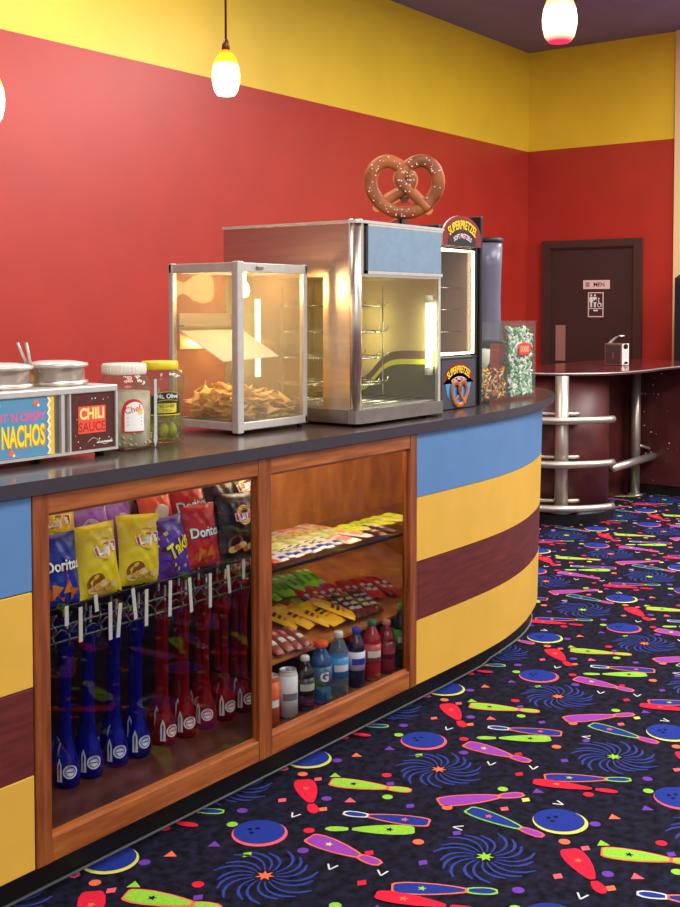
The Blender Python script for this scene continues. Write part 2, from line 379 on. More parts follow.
def cell(ox, oy):
    o = lambda x, y: (x+ox, y+oy)
    star(2.173+ox, 1.873+oy, 0.138, 'corange'); star(2.601+ox, 1.471+oy, 0.138, 'clime')
    ball(2.917+ox, 1.41+oy, 'cyellow'); ball(2.35+ox, 2.046+oy, 'cpink')
    pin(o(2.618, 1.705), o(2.475, 1.91), 'clime', None, st='cdark', z=0.0)
    pin(o(2.68, 1.70), o(2.588, 1.925), 'cblue', 'corange', st='cpink', headout='cwhite', w=0.026)
    pin(o(2.409, 1.91), o(2.402, 1.675), 'cpurple', 'corange')
    pin(o(2.266, 1.59), o(2.349, 1.35), 'cred', None, st='corange', z=0.0018, w=0.027)
    pin(o(2.322, 1.575), o(2.46, 1.36), 'cblue', 'corange', st='clime', headout='clime', w=0.026)
    pin(o(2.775, 1.312), o(2.612, 1.14), 'cred', None, w=0.034, st='corange')
    pin(o(2.816, 1.232), o(2.907, 1.005), 'clime', 'corange', st='cdark')
    pin(o(2.815, 1.745), o(3.008, 1.575), 'cpurple', 'corange', st=None)
    pin(o(2.824, 1.65), o(2.801, 1.405), 'cblue', 'clime', st='cpink', headcol='cpurple', headout='cpink', w=0.026)
    for c, col in (((2.566, 1.659), 'corange'), ((2.44, 1.94), 'cred'), ((2.165, 1.64), 'clime'), ((2.807, 1.34), 'corange'), ((2.958, 1.125), 'cred'), ((2.829, 1.033), 'clime'),
                   ((2.796, 1.708), 'corange'), ((2.285, 1.416), 'cred'), ((2.339, 2.137), 'clime'), ((2.338, 1.88), 'cviolet'), ((2.5, 1.318), 'cviolet'), ((2.711, 1.172), 'cviolet'), ((2.957, 1.318), 'cviolet')):
        blob(o(*c), col)
    for c, col in (((2.434, 1.73), 'cred'), ((2.476, 1.586), 'cviolet'), ((2.294, 1.653), 'cred'), ((2.674, 1.602), 'cviolet'), ((2.806, 1.278), 'cpink'), ((2.623, 1.27), 'cpink'), ((2.648, 1.136), 'corange'),
                   ((2.912, 1.08), 'cviolet'), ((2.889, 1.57), 'cpink'), ((2.981, 1.549), 'cyellow'), ((2.231, 1.985), 'clime'), ((2.74, 1.80), 'cviolet')):
        dia(o(*c), col)
    for c, col in (((3.027, 1.292), 'corange'), ((2.857, 1.251), 'clime'), ((2.74, 1.106), 'cpink'), ((2.212, 1.547), 'cviolet'), ((2.218, 2.093), 'cviolet')):
        tri(o(*c), col)
    for c, a in (((2.298, 1.76), 0.3), ((2.352, 1.635), 0.4), ((2.70, 1.63), -1.2), ((2.475, 2.03), 0.2), ((2.175, 1.445), 1.5)): chev(o(*c), a)
for i in range(-4, 11):
    for j in range(-5, 5):
        ox, oy = A[0]*i+B[0]*j, B[1]*j
        cx, cy = 2.5+ox, 1.6+oy
        if cx < -0.5 or cx > WX-0.45 or cy < -2.4 or cy > WY-0.75: continue
        if cx < 4.6 and cy > 2.9: continue
        cell(ox, oy)
struct(fl.build('floor', fix=False))

# ------------------------------------------------------------------ counter
FYc = 2.2
topc = [(1.2, 2.18), (3.7, 2.18), (3.95, 2.188), (4.15, 2.208), (4.35, 2.243), (4.55, 2.290), (4.75, 2.350), (4.92, 2.42), (5.08, 2.51), (5.2, 2.61), (5.28, 2.72), (5.32, 2.84), (5.33, 2.97)]
slabpoly = topc+[(1.2, 2.97)]
t = tag(MB().prism(slabpoly, FZ(0, 0, 0), 1.015, 1.05, 'slab', 'slabedge').build('countertop'), 'long dark charcoal laminate countertop with rounded right end, under the machines', 'countertop')
pc = [(3.376, 2.195), (3.7, 2.196), (3.95, 2.205), (4.15, 2.228), (4.35, 2.268), (4.52, 2.316), (4.70, 2.378), (4.86, 2.452), (4.99, 2.54), (5.08, 2.64), (5.13, 2.75), (5.15, 2.86), (5.15, 2.95)]
def taper(p, z):
    k = max(0.0, min(1.0, (p[0]-3.9)/1.0))*0.07*(1.015-z)
    return (p[0]-k*1.0, p[1]-k*0.15)
stripes = [('pblue', 0.784, 1.013, 'sky blue'), ('pyellow', 0.553, 0.784, 'upper yellow'), ('pmaroon', 0.341, 0.553, 'maroon'), ('pyellow', 0.108, 0.341, 'lower yellow')]
t = thing('striped_counter_front', 'curved blue, yellow and maroon striped counter front right of the glass display', 'counter', (3.376, 2.2, 0))
for m_, z0, z1, nm in stripes:
    b = MB(); b.X = Matrix.Translation((-3.376, -2.2, 0))
    path = smoothpath(pc, 3); n = len(path)
    vs = []
    for off in (0.0, 0.018):
        for z in (z0+0.001, z1-0.001):
            for p in path:
                q = taper(p, z); vs.append((q[0]-off*0.3, q[1]+off, z))
    fs = []
    for k in range(n-1):
        fs += [(k, k+1, n+k+1, n+k), (2*n+k, 3*n+k, 3*n+k+1, 2*n+k+1), (n+k, n+k+1, 3*n+k+1, 3*n+k), (k, 2*n+k, 2*n+k+1, k+1)]
    fs += [(0, n, 3*n, 2*n), (n-1, 3*n-1, 4*n-1, 2*n-1)]
    b.add(vs, fs, m_, False); o = b.build('stripe_panel', t); o['label'] = nm+' stripe panel'
t = thing('striped_counter_front', 'flat blue, yellow and maroon striped counter front left of the glass display', 'counter', (1.2, 2.2, 0))
for m_, z0, z1, nm in stripes:
    b = MB(); b.box(0, 0.502, -0.007, 0.012, z0+0.001, z1-0.001, m_, 0.002); o = b.build('stripe_panel', t); o['label'] = nm+' stripe panel'
# toe kick
kp = [(1.2, 2.28), (3.7, 2.28), (4.1, 2.31), (4.45, 2.355), (4.7, 2.43), (4.88, 2.53), (5.0, 2.64), (5.05, 2.76), (5.06, 2.95)]
b = MB(); b.prism(smoothpath(kp, 3)+[(1.2, 2.95)], FZ(0, 0, 0), 0.0, 0.105, 'kick')
tag(b.build('toe_kick'), 'black recessed toe kick along the bottom of the counter', 'toe kick')
b = MB(); sp = smoothpath([(x-(0.0 if x < 4 else -0.004), y-0.006) for x, y in kp], 3)
b.tube([(x, y, 0.004) for x, y in sp], 0.0045, 'trimalu', 6); struct(b.build('trim_2'))

# display cabinet
t = thing('display_cabinet', 'orange-brown wooden display cabinet with two glazed windows, built into the counter front', 'cabinet', (1.704, 2.2, 0))
def TB(): 
    b = MB(); b.X = Matrix.Translation((-1.704, -2.2, 0)); return b
X0, X1 = 1.704, 3.374
fr = TB()
for x0, x1 in ((X0, 1.752), (2.519, 2.578), (3.331, X1)): fr.box(x0, x1, 2.190, 2.225, 0.108, 1.013, 'woodv', 0.003)
for x0, x1 in ((1.752, 2.519), (2.578, 3.331)):
    fr.box(x0, x1, 2.192, 2.225, 0.108, 0.170, 'woodh', 0.003); fr.box(x0, x1, 2.192, 2.225, 0.963, 1.013, 'woodh', 0.003)
fo = fr.build('face_frame', t)
for x0, x1 in ((1.752, 2.519), (2.578, 3.331)):
    g = TB(); g.box(x0-0.004, x1+0.004, 2.212, 2.216, 0.165, 0.968, 'caseglass'); g.build('glass_pane', t)
    g = TB(); g.box(x0, x1, 2.204, 2.212, 0.170, 0.178, 'woodh'); g.box(x0, x0+0.007, 2.204, 2.212, 0.178, 0.963, 'woodv'); g.box(x1-0.007, x1, 2.204, 2.212, 0.178, 0.963, 'woodv'); g.box(x0, x1, 2.204, 2.212, 0.956, 0.963, 'woodh'); g.build('glazing_bead', t)
g = TB(); g.box(3.13, 3.92, 2.70, 2.715, 0.15, 1.014, 'woodback'); g.build('back_panel', t)
g = TB(); g.box(1.69, 3.13, 2.70, 2.715, 0.76, 1.014, mat('veneer tinted as lit', (214, 158, 92), rough=0.45, rgb2=(232, 182, 116), nscale=5, stretch=(3, 3, 1))); o = g.build('back_panel', t); o['label'] = 'upper back panel painted pale tan as lit wood'  # light on the upper back wall painted in as a paler veneer
g = TB(); g.box(1.69, 3.13, 2.70, 2.715, 0.15, 0.76, mat('veneer tinted as shaded', (40, 24, 24), rough=0.4)); o = g.build('back_panel', t); o['label'] = 'lower back panel painted blackish brown as shade'  # shade below the chip bags painted in as a near-black veneer
g = TB(); g.box(1.69, 3.92, 2.227, 2.70, 0.148, 0.163, 'deckwood'); g.build('bottom_deck', t)
g = TB(); g.box(1.69, 1.704, 2.227, 2.70, 0.163, 1.014, 'woodback'); g.build('side_panel', t); g = TB(); g.box(3.90, 3.915, 2.227, 2.70, 0.163, 1.014, 'woodback'); g.build('side_panel', t)
g = TB(); g.box(2.60, 3.90, 2.238, 2.60, 0.649, 0.655, 'glass'); g.box(2.60, 3.90, 2.233, 2.238, 0.647, 0.657, 'black'); o = g.build('shelf', t); o['label'] = 'upper glass shelf with dark front edge'
g = TB(); S2 = lambda Y: 0.335+(Y-2.31)*0.365
g.add([(2.69, 2.31, S2(2.31)), (3.88, 2.31, S2(2.31)), (3.88, 2.69, S2(2.69)), (3.11, 2.69, S2(2.69)), (2.69, 2.31, S2(2.31)-0.01), (3.88, 2.31, S2(2.31)-0.01), (3.88, 2.69, S2(2.69)-0.01), (3.11, 2.69, S2(2.69)-0.01)],
      [(0, 1, 2, 3), (4, 7, 6, 5), (0, 4, 5, 1), (1, 5, 6, 2), (2, 6, 7, 3), (3, 7, 4, 0)], 'woodback'); o = g.build('shelf', t); o['label'] = 'sloping brown wooden shelf'
M['striplight'] = emis('warm strip light', (255, 226, 180), 52.0)
g = TB(); g.tube([(1.8, 2.30, 0.995), (2.5, 2.30, 0.995)], 0.010, emis('dim strip light', (255, 226, 180), 8.0), 8); g.build('light_tube', t)
g = TB(); g.tube([(2.62, 2.30, 0.995), (3.80, 2.30, 0.995)], 0.010, 'striplight', 8); g.build('light_tube', t)

# ---- chip rack and bags
def hook(b, x, y, z): pass
t = thing('chip_rack', 'black wire rack with white label strips, holding the chip bags behind the left window', 'rack', (1.76, 2.26, 0.163))
M['wire'] = mat('black wire', (34, 34, 34), rough=0.35, metal=0.5)
M['wireg'] = mat('grey green wire', (96, 104, 92), rough=0.35, metal=0.6)
def RB():
    b = MB(); b.X = Matrix.Translation((-1.76, -2.26, -0.163)); return b
b = RB()
for k in range(5):
    y = 2.275+k*0.095; z = 0.70+k*0.028
    b.tube([(1.77, y, z), (2.63, y, z)], 0.004, 'wire', 6)
    if k: b.tube([(1.77, y, z+0.05), (2.63, y, z+0.05)], 0.003, 'wire', 6)
for k in range(10):
    x = 1.77+k*0.095; b.tube([(x, 2.275, 0.70), (x, 2.66, 0.815)], 0.003, 'wire', 6)
b.build('shelf_wires', t)
b = RB()
for z in (0.615, 0.655): b.tube([(1.77, 2.27, z), (2.63, 2.27, z)], 0.003, 'wireg', 6)
for k in range(17):
    x = 1.775+k*0.05
    pts = [(x+0.004*math.sin(j*1.9+k), 2.268+0.006*math.cos(j*2.3), 0.60+j*0.0125) for j in range(8)]
    b.tube(smoothpath(pts, 2), 0.0024, 'wireg', 5)
    b.tube(smoothpath([(x, 2.27, 0.63), (x+0.02, 2.262, 0.642+0.006*(k % 3)), (x+0.045, 2.27, 0.63)], 3), 0.002, 'wireg', 5)
b.build('front_wires', t)
for x in (1.772, 2.628):
    b = RB(); b.tube([(x, 2.64, 0.163), (x, 2.64, 0.90)], 0.007, 'wire', 8); b.tube([(x, 2.275, 0.163+0.0), (x, 2.275, 0.70)], 0.004, 'wire', 8); b.tube([(x, 2.275, 0.30), (x, 2.64, 0.30)], 0.004, 'wire', 8); b.build('upright', t)
for k, (px_, dz, ln, ti) in enumerate(((1.86, .0, .05, 0), (1.905, -.012, .09, 0), (1.955, .01, .045, .1), (2.005, -.02, .10, 0), (2.04, -.03, .09, -.1), (2.085, 0, .085, .12), (2.135, -.012, .10, -.02), (2.225, -.005, .10, -.03), (2.30, -.012, .10, .08), (2.385, -.015, .10, 0), (2.46, -.005, .085, .1), (2.53, 0, .06, 0), (2.565, 0, .09, .1))):
    b = RB(); z1 = 0.705+dz
    b.prism(rot2(rect(px_-0.006, px_+0.006, z1-ln, z1), ti, px_, z1), lambda x, y, d: (x, 2.262-d, y), 0, 0.0015, 'offwhite')
    o = b.build('label_strip', t)

MB_ = {}
def cm(k, c, rough=0.32, **kw):
    if k not in MB_: MB_[k] = mat('printed film '+k, c, rough=rough, noise=0.05, nscale=30, **kw)
    return MB_[k]
def bagmesh(w, h, T, col, art, seed):
    rnd = random.Random(seed); ph = [rnd.uniform(0, 6) for _ in range(6)]
    def bul(u, v):
        e = max(0.0, 1-(abs(2*u))**3.0)*(max(0.0, math.sin(PI*min(1, max(0, v))))**0.55)
        wr = 0.09*math.sin(u*15+ph[0]+3*v)*math.sin(v*12+ph[1])+0.045*math.sin(u*27+v*21+ph[2])+0.03*math.sin(u*9-v*34+ph[3])
        return T*e*(1+wr)+0.0008
    def S(u, v, d=0, sgn=1):
        x = u*w*(1-0.07*math.sin(PI*v)); return (x, -sgn*(bul(u, v)+d), v*h)
    b = MB()
    b.grid(lambda i, j: S(i-0.5, j), 20, 22, col); b.grid(lambda i, j: S(i-0.5, j, 0, -1), 12, 14, col)
    F = lambda x, y, d: S(x/w, y/h+0.5, d)
    # crimped seals
    sil = cm('silver seal', (190, 186, 170))
    if art: art(b, F, w, h)
    return b
def art_doritos(c1, c2):
    def a(b, F, w, h):
        b.poly([(-0.02*1, 0.055), (0.055*w/.14, -0.005), (0.0, -0.055), (0.01, -0.02)], F, 0.0012, cm('orange red', (216, 70, 30)))
        b.poly([(0.0, 0.035), (0.03, -0.002), (0.005, -0.035), (0.008, -0.01)], F, 0.0018, c2)
        b.text('Doritos', 0.040, F, 0.0040, cm('outline dark', (20, 20, 40)), 0.0, 0.010, bold=0.0028, xs=0.95)
        b.text('Doritos', 0.040, F, 0.0050, 'white', 0.0, 0.010, bold=0.0010, xs=0.95)
        for k in range(5):
            x = -0.045+k*0.02; y = -0.062+0.012*(k % 2)
            b.poly(rot2([(x-0.02, y-0.012), (x+0.02, y-0.01), (x+0.002, y+0.022)], k*0.7, x, y), F, 0.0014+k*0.0004, cm('corn chip', (222, 128, 48)) if k % 2 else cm('dark corn chip', (196, 92, 34)))
    return a
def art_lays(disc, chips):
    def a(b, F, w, h):
        b.poly(circ(0.008, 0.028, 0.034, 0.030, 24), F, 0.0020, disc)
        pts = rot2([(-0.042, -0.010), (-0.02, -0.016), (0.042, -0.012), (0.046, 0.014), (0.0, 0.019), (-0.044, 0.013)], 0.12)
        b.poly([(x+0.010, y+0.026) for x, y in pts], F, 0.0030, 'white')
        pts = [(x*0.93, y*0.85) for x, y in pts]
        b.poly([(x+0.010, y+0.026) for x, y in pts], F, 0.0038, cm('banner red', (206, 32, 44)))
        b.text("Lay's", 0.036, F, 0.0050, 'white', 0.010, 0.028, bold=0.0012, a=0.12)
        b.poly(circ(-0.03, -0.055, 0.030, 0.024, 18), F, 0.0022, cm('potato brown', (150, 84, 40)))
        for k in range(5):
            b.poly(circ(-0.04+0.018*k, -0.072+0.006*(k % 3), 0.018, 0.010, 12), F, 0.0028+0.0004*k, chips if k % 2 else cm('chip light', (240, 208, 120)))
    return a
def art_takis(b, F, w, h):
    for x, y, r in ((-0.05, 0.055, 0.018), (-0.02, -0.06, 0.02), (-0.048, -0.045, 0.024), (0.05, 0.06, 0.014), (-0.045, 0.0, 0.012)):
        b.poly(circ(x, y, r, r*0.7, 12), F, 0.0011, cm('dark magenta', (84, 24, 60)))
    for x, y, a_ in ((-0.04, 0.04, 0.3), (-0.045, 0.02, 0.3), (0.02, -0.062, 0.1)):
        b.poly(rot2(rect(x-0.018, x+0.018, y-0.005, y+0.005), a_, x, y), F, 0.0016, cm('chip film lime', (190, 200, 60)))
    b.text('Takis', 0.058, F, 0.0036, cm('chip film ink', (60, 20, 90)), 0.012, 0.0, bold=0.003, a=0.35, xs=0.8)
    b.text('Takis', 0.058, F, 0.0046, cm('chip film yellow', (240, 224, 40)), 0.012, 0.0, bold=0.0016, a=0.35, xs=0.8)
    b.poly(rot2(rect(-0.02, 0.045, -0.052, -0.042), 0.15), F, 0.0016, cm('chip film yellow', (240, 224, 40)))
def art_plain(c2, c3):
    def a(b, F, w, h):
        b.poly([(-w*0.42, 0.015), (w*0.42, 0.03), (w*0.42, 0.055), (-w*0.42, 0.045)], F, 0.0012, c2)
        b.poly(circ(0.0, 0.0, 0.03, 0.024, 16), F, 0.0016, c3)
        b.poly([(-w*0.4, 0.066), (-w*0.1, 0.062), (w*0.1, 0.074), (-w*0.2, 0.078)], F, 0.0014, 'white')
    return a
navy = cm('navy', (22, 52, 150)); yel = cm('bright yellow', (236, 208, 26)); pur = cm('purple', (84, 44, 150)); dred = cm('red', (196, 30, 32)); blk = cm('black', (30, 24, 22))
opur = cm('violet', (160, 96, 210)); ored = cm('orange red bag', (236, 92, 56)); wht = cm('white film', (226, 216, 210)); gold = cm('gold disc', (246, 200, 50))
kinds = {
 'navy blue corn chip': bagmesh(0.135, 0.18, 0.026, navy, art_doritos(None, navy), 1),
 'bright yellow potato chip': bagmesh(0.152, 0.19, 0.028, yel, art_lays(gold, cm('chip gold', (226, 170, 70))), 2),
 'purple rolled chip': bagmesh(0.14, 0.17, 0.026, pur, art_takis, 3),
 'red corn chip': bagmesh(0.14, 0.18, 0.026, dred, art_doritos(None, dred), 4),
 'black potato chip': bagmesh(0.16, 0.19, 0.028, blk, art_lays(gold, cm('barbecue chip', (214, 110, 40))), 5),
 'violet and white snack': bagmesh(0.14, 0.18, 0.026, opur, art_plain(wht, cm('lav', (200, 170, 235))), 6),
 'orange-red snack': bagmesh(0.14, 0.18, 0.026, ored, art_plain(cm('dark orange', (206, 60, 30)), wht), 7),
 'black snack': bagmesh(0.145, 0.18, 0.026, blk, art_plain(cm('brown film', (90, 40, 24)), cm('grey film', (120, 116, 110))), 8)}
meshes = {k: v.mesh('chip_bag') for k, v in kinds.items()}
def bag(kind, x, y, z, lean, yaw, label, roll=0.0):
    o = bpy.data.objects.new('chip_bag', meshes[kind]); COL.objects.link(o)
    o.location = (x, y, z); o.rotation_euler = (lean, roll, yaw)
    return tag(o, label, 'chip bag', 'chip bags on the wire rack')
bag('navy blue corn chip', 1.858, 2.282, 0.705, -0.14, 0.0, 'navy blue corn chip bag at the left end of the front row')
bag('bright yellow potato chip', 1.995, 2.285, 0.700, -0.16, 0.06, 'yellow potato chip bag beside the navy blue bag, full front showing')
bag('bright yellow potato chip', 2.142, 2.292, 0.702, -0.16, -0.08, 'yellow potato chip bag beside the purple bag, second yellow in the front row', 0.08)
bag('purple rolled chip', 2.265, 2.284, 0.700, -0.16, 0.05, 'purple rolled chip bag between yellow and red bags in the front row', -0.06)
bag('red corn chip', 2.390, 2.290, 0.706, -0.16, 0.0, 'red corn chip bag between purple and black bags in the front row')
bag('black potato chip', 2.545, 2.292, 0.708, -0.16, -0.05, 'black potato chip bag with a gold disc at the right end of the front row', 0.06)
names = ['at the left end', 'second from the left', 'third from the left', 'fourth from the left', 'fifth from the left', 'sixth from the left', 'seventh from the left']
rows = [(2, 2.375, 0.775, ['bright yellow potato chip', 'violet and white snack', 'violet and white snack', 'orange-red snack', 'red corn chip', 'black snack', 'black potato chip'], 1.92),
        (3, 2.465, 0.805, ['violet and white snack', 'orange-red snack', 'orange-red snack', 'black snack', 'black snack', 'black snack', 'black snack'], 1.99),
        (4, 2.555, 0.815, ['orange-red snack', 'orange-red snack', 'black snack', 'black snack', 'black snack', 'black snack'], 2.08)]
for rn, y, z, ks, xs in rows:
    for i, k in enumerate(ks):
        bag(k, xs+i*0.128+random.uniform(-.008, .008), y, z+random.uniform(-.006, .006)-0.006*i*(rn > 2), -0.30+random.uniform(-.12, .12), random.uniform(-.25, .25), k+' bag '+names[i]+' in '+('second', 'third', 'back')[rn-2]+' row', random.uniform(-.12, .12))

# ---- tall yard cups
def cupmat(name, c, c2):
    m = mat(name, c, rough=0.12, spec=0.6); nt = m.node_tree; b_ = nt.nodes['Principled BSDF']
    out = [n for n in nt.nodes if n.type == 'OUTPUT_MATERIAL'][0]
    tr = nt.nodes.new('ShaderNodeBsdfTransparent'); tr.inputs[0].default_value = s2l(c2)
    mx = nt.nodes.new('ShaderNodeMixShader'); mx.inputs[0].default_value = 0.52
    nt.links.new(b_.outputs[0], mx.inputs[1]); nt.links.new(tr.outputs[0], mx.inputs[2]); nt.links.new(mx.outputs[0], out.inputs[0]); return m
M['cupblue'] = cupmat('translucent blue plastic', (18, 24, 150), (50, 70, 255)); M['cupred'] = cupmat('translucent red plastic', (150, 14, 20), (255, 60, 60))
def yardcup(m, label):
    t = thing('yard_cup', label, 'cup', (0, 0, 0), 0, 'tall plastic yard cups on the cabinet deck')
    b = MB(); prof = [(0.0, 0.0), (0.026, 0.0), (0.032, 0.006), (0.0345, 0.03), (0.031, 0.06), (0.023, 0.09), (0.015, 0.12), (0.0115, 0.15), (0.0105, 0.25), (0.012, 0.33), (0.02, 0.38), (0.026, 0.42), (0.027, 0.43)]
    b.lathe(prof, m, n=24)
    F = lambda x, y, d: ((0.0355+d)*math.sin(1.25*x/0.0345), -(0.0355+d)*math.cos(1.25*x/0.0345), 0.004+y*1.22)
    b.build('cup_body', t)
    b = MB()
    b.ring([(-0.016+0.003, 0.018), (-0.008-0.003, 0.018), (-0.0095, 0.05), (-0.0115, 0.058), (-0.0135, 0.05)], [(-0.018, 0.014), (-0.005, 0.014), (-0.006, 0.052), (-0.0115, 0.068), (-0.017, 0.052)], F, 0.0003, 'white')
    b.poly(circ(0.012, 0.037, 0.0155, n=20), F, 0.0002, 'white')
    b.ring(circ(0.012, 0.037, 0.010, n=16), circ(0.012, 0.037, 0.0118, n=16), F, 0.0006, m)
    b.poly(rect(0.004, 0.020, 0.0350, 0.0375), F, 0.0006, m)
    b.poly(rot2(rect(0.004, 0.020, 0.0440, 0.0455), 0.3, 0.012, 0.0445), F, 0.0006, m)
    b.build('logo_print', t)
    b = MB(); b.tube([(0.0, 0, 0.30), (0.003, 0, 0.475)], 0.0035, 'offwhite', 6); b.build('straw', t)
    return t
cb = yardcup('cupblue', 'x'); cr = yardcup('cupred', 'x')
ordn = ['first', 'second', 'third', 'fourth', 'fifth']
cxs = [1.985, 2.066, 2.16, 2.245, 2.35, 2.437, 2.525, 2.612, 2.70]
fb = [cb, cr]; cnt = [0, 0]; usedp = [False, False]
for row, (y, dx) in enumerate(((2.415, 0), (2.515, 0.07))):
    cnt = [0, 0]
    for i, x in enumerate(cxs):
        k = 0 if i < 4 else 1; col = ('blue', 'red')[k]
        lab = '%s translucent plastic yard cup with straw, %s %s from the left in the %s row' % (col, ordn[cnt[k]], col, ('front', 'back')[row])
        cnt[k] += 1
        a = random.uniform(-0.5, 0.5)-0.62
        if not usedp[k]:
            o = fb[k]; usedp[k] = True; o.location = (x+dx, y, 0.163); o.rotation_euler = (0, 0, a); o['label'] = lab
        else: dup(fb[k], (x+dx, y, 0.163), a, lab)

# ---- candy on the shelves
def wrapper(w, l, T, col, bands, seed=0):
    def bul(u, v):
        e = max(0.0, 1-(abs(2*u))**4)*max(0.0, 1-abs(2*v-1)**7); return T*e*(1+0.06*math.sin(u*30+v*24+seed))+0.0006
    S = lambda u, v, d=0, sg=1: (u*w, (v-0.5)*l, T+sg*(bul(u, v)+d)*0.98)
    b = MB(); b.grid(lambda i, j: S(i-0.5, j), 8, 14, col); b.grid(lambda i, j: S(i-0.5, j, 0, -1), 6, 10, col)
    F = lambda x, y, d: S(x/w, y/l+0.5, d)
    for (x0, x1, y0, y1, c) in bands: b.grid(lambda i, j: S(x0+(x1-x0)*i, y0+(y1-y0)*j, 0.0012), 4, 4, c)
    return b.mesh('candy_bar')
lime = cm('lime', (132, 206, 40)); neon = cm('neon green', (90, 226, 60)); pink = cm('salmon pink', (232, 140, 120)); cbrown = cm('candy brown', (90, 40, 24)); cyel = cm('candy yellow', (250, 186, 30)); lem = cm('lemon', (226, 220, 60)); cream = cm('pale paper', (232, 226, 206)); bl = cm('cobalt', (40, 60, 160)); silver = cm('silver print', (200, 196, 190))
W = {
 'lemon': wrapper(0.034, 0.125, 0.008, lem, [(-.36, .36, .42, .58, lime), (-.3, .3, .1, .16, cream), (-.3, .3, .84, .9, cbrown)]),
 'yg': wrapper(0.034, 0.13, 0.008, cm('pale lime', (206, 210, 120)), [(-.36, .36, .3, .45, cream), (-.3, .3, .55, .7, cm('tan', (190, 130, 60)))]),
 'white': wrapper(0.040, 0.13, 0.010, cream, [(-.36, .36, .06, .2, bl), (-.3, .3, .35, .5, cm('grey print', (120, 120, 130))), (-.3, .3, .6, .68, cbrown)]),
 'pink': wrapper(0.065, 0.15, 0.008, cream, [(-.4, .4, .15, .5, pink), (-.4, .4, .6, .86, pink)]),
 'neon': wrapper(0.05, 0.10, 0.012, neon, [(-.3, .3, .4, .6, lime)]),
 'redw': wrapper(0.038, 0.12, 0.009, dred, [(-.3, .3, .3, .6, cream)]),
 'green': wrapper(0.042, 0.13, 0.010, lime, [(-.3, .3, .25, .6, cm('leaf green', (50, 130, 40))), (-.3, .3, .75, .84, cream)]),
 'redbar': wrapper(0.036, 0.14, 0.010, cm('candy red', (198, 34, 28)), [(-.33, .33, .28, .62, cream), (-.28, .28, .36, .52, cbrown)]),
 'dark': wrapper(0.040, 0.15, 0.010, cbrown, [(-.33, .33, .25, .36, silver), (-.33, .33, .45, .56, silver), (-.33, .33, .66, .75, silver)]),
 'goldbag': wrapper(0.095, 0.16, 0.011, cyel, [(-.34, .34, .52, .60, cbrown), (-.34, .2, .40, .47, cbrown), (-.3, .34, .28, .34, cm('orange print', (226, 110, 20)))]),
 'rose': wrapper(0.036, 0.12, 0.012, cm('rose brown', (170, 84, 70)), [(-.33, .33, .3, .5, cream), (-.3, .3, .65, .8, cm('pink print', (226, 130, 120)))])}
def candy(k, x, y, z, label, group, rz=0.0, rx=0.0, ry=0.0, cat='candy'):
    o = bpy.data.objects.new('candy_bar' if k != 'goldbag' else 'candy_bag', W[k]); COL.objects.link(o)
    o.location = (x, y, z); o.rotation_euler = (rx, ry, rz); return tag(o, label, cat, group)
R = random.uniform
ZS = 0.657
def rowc(k, n, x, y, dx, dy, z, label, group, rz=0.0, rx=0.0, slope=False, lift=0.0):
    for i in range(n):
        yy = y+dy*i
        zz = (S2(yy) if slope else z)+0.0015+lift+(0.004 if i % 2 else 0.0)
        candy(k, x+dx*i, yy, zz, label, group, rz+R(-.17, .17), rx, R(-.10, .10))
rowc('redw', 1, 2.675, 2.315, 0, 0, ZS, 'red candy wrapper at the left front corner of the top glass shelf', None)
rowc('white', 8, 2.722, 2.318, 0.041, 0, ZS, 'white candy bars with blue ends in the front left of the top shelf', 'white candy bars on the top shelf')
rowc('yg', 11, 2.79, 2.41, 0.036, 0.0, ZS, 'pale lime candy bars behind the white ones on the top shelf', 'pale lime candy bars on the top shelf', lift=0.006)
rowc('neon', 1, 2.89, 2.51, 0, 0, ZS, 'neon green candy packet at the back left of the top shelf', None, lift=0.01)
rowc('pink', 4, 2.97, 2.495, 0.07, 0, ZS, 'pale pink candy boxes in the back row of the top shelf', 'pink candy packets at the back of the top shelf')
rowc('pink', 2, 3.085, 2.318, 0.07, 0, ZS, 'pale pink candy packets at the front edge of the top shelf, middle', 'pink candy packets at the front of the top shelf', lift=0.002)
rowc('lemon', 10, 3.20, 2.375, 0.0345, 0, ZS, 'lemon yellow candy bars at the right of the top shelf', 'lemon yellow candy bars on the top shelf', rz=-0.15, lift=0.006)
rowc('dark', 2, 3.24, 2.305, 0.045, 0, ZS, 'dark and silver candy bars at the front edge below the lemon yellow ones', 'dark candy bars on the top shelf')
sl = math.atan(0.365)
rowc('green', 7, 3.02, 2.60, 0.045, 0, 0, 'green candy packets at the back left of the sloping shelf', 'green candy packets on the sloping shelf', rx=sl, slope=True, lift=0.004)
rowc('redbar', 11, 3.145, 2.505, 0.04, -0.006, 0, 'red candy bars fanned across the sloping shelf', 'red candy bars on the sloping shelf', rx=sl, slope=True, lift=0.004, rz=-0.1)
rowc('dark', 5, 3.185, 2.40, 0.042, -0.002, 0, 'dark brown and silver candy bars in front of the red ones on the sloping shelf', 'dark candy bars on the sloping shelf', rx=sl, slope=True, lift=0.012, rz=-0.2)
gl = ['at the left end', 'second from the left', 'third from the left', 'fourth from the left', 'at the right end']
for i, (x, y, rz) in enumerate(((2.925, 2.47, 0.5), (2.985, 2.445, 0.3), (3.04, 2.42, 0.5), (3.09, 2.405, 0.15), (3.15, 2.395, 0.6))):
    candy('goldbag', x, y, S2(y)+0.003+0.005*i, 'golden yellow candy bag on the sloping shelf, '+gl[i], 'golden candy bags on the sloping shelf', rz, sl)
rowc('rose', 4, 2.768, 2.365, 0.040, -0.004, 0, 'rose brown candy bars at the front left of the sloping shelf, behind the cans', 'rose brown candy bars on the sloping shelf', rx=sl, slope=True, lift=0.004)

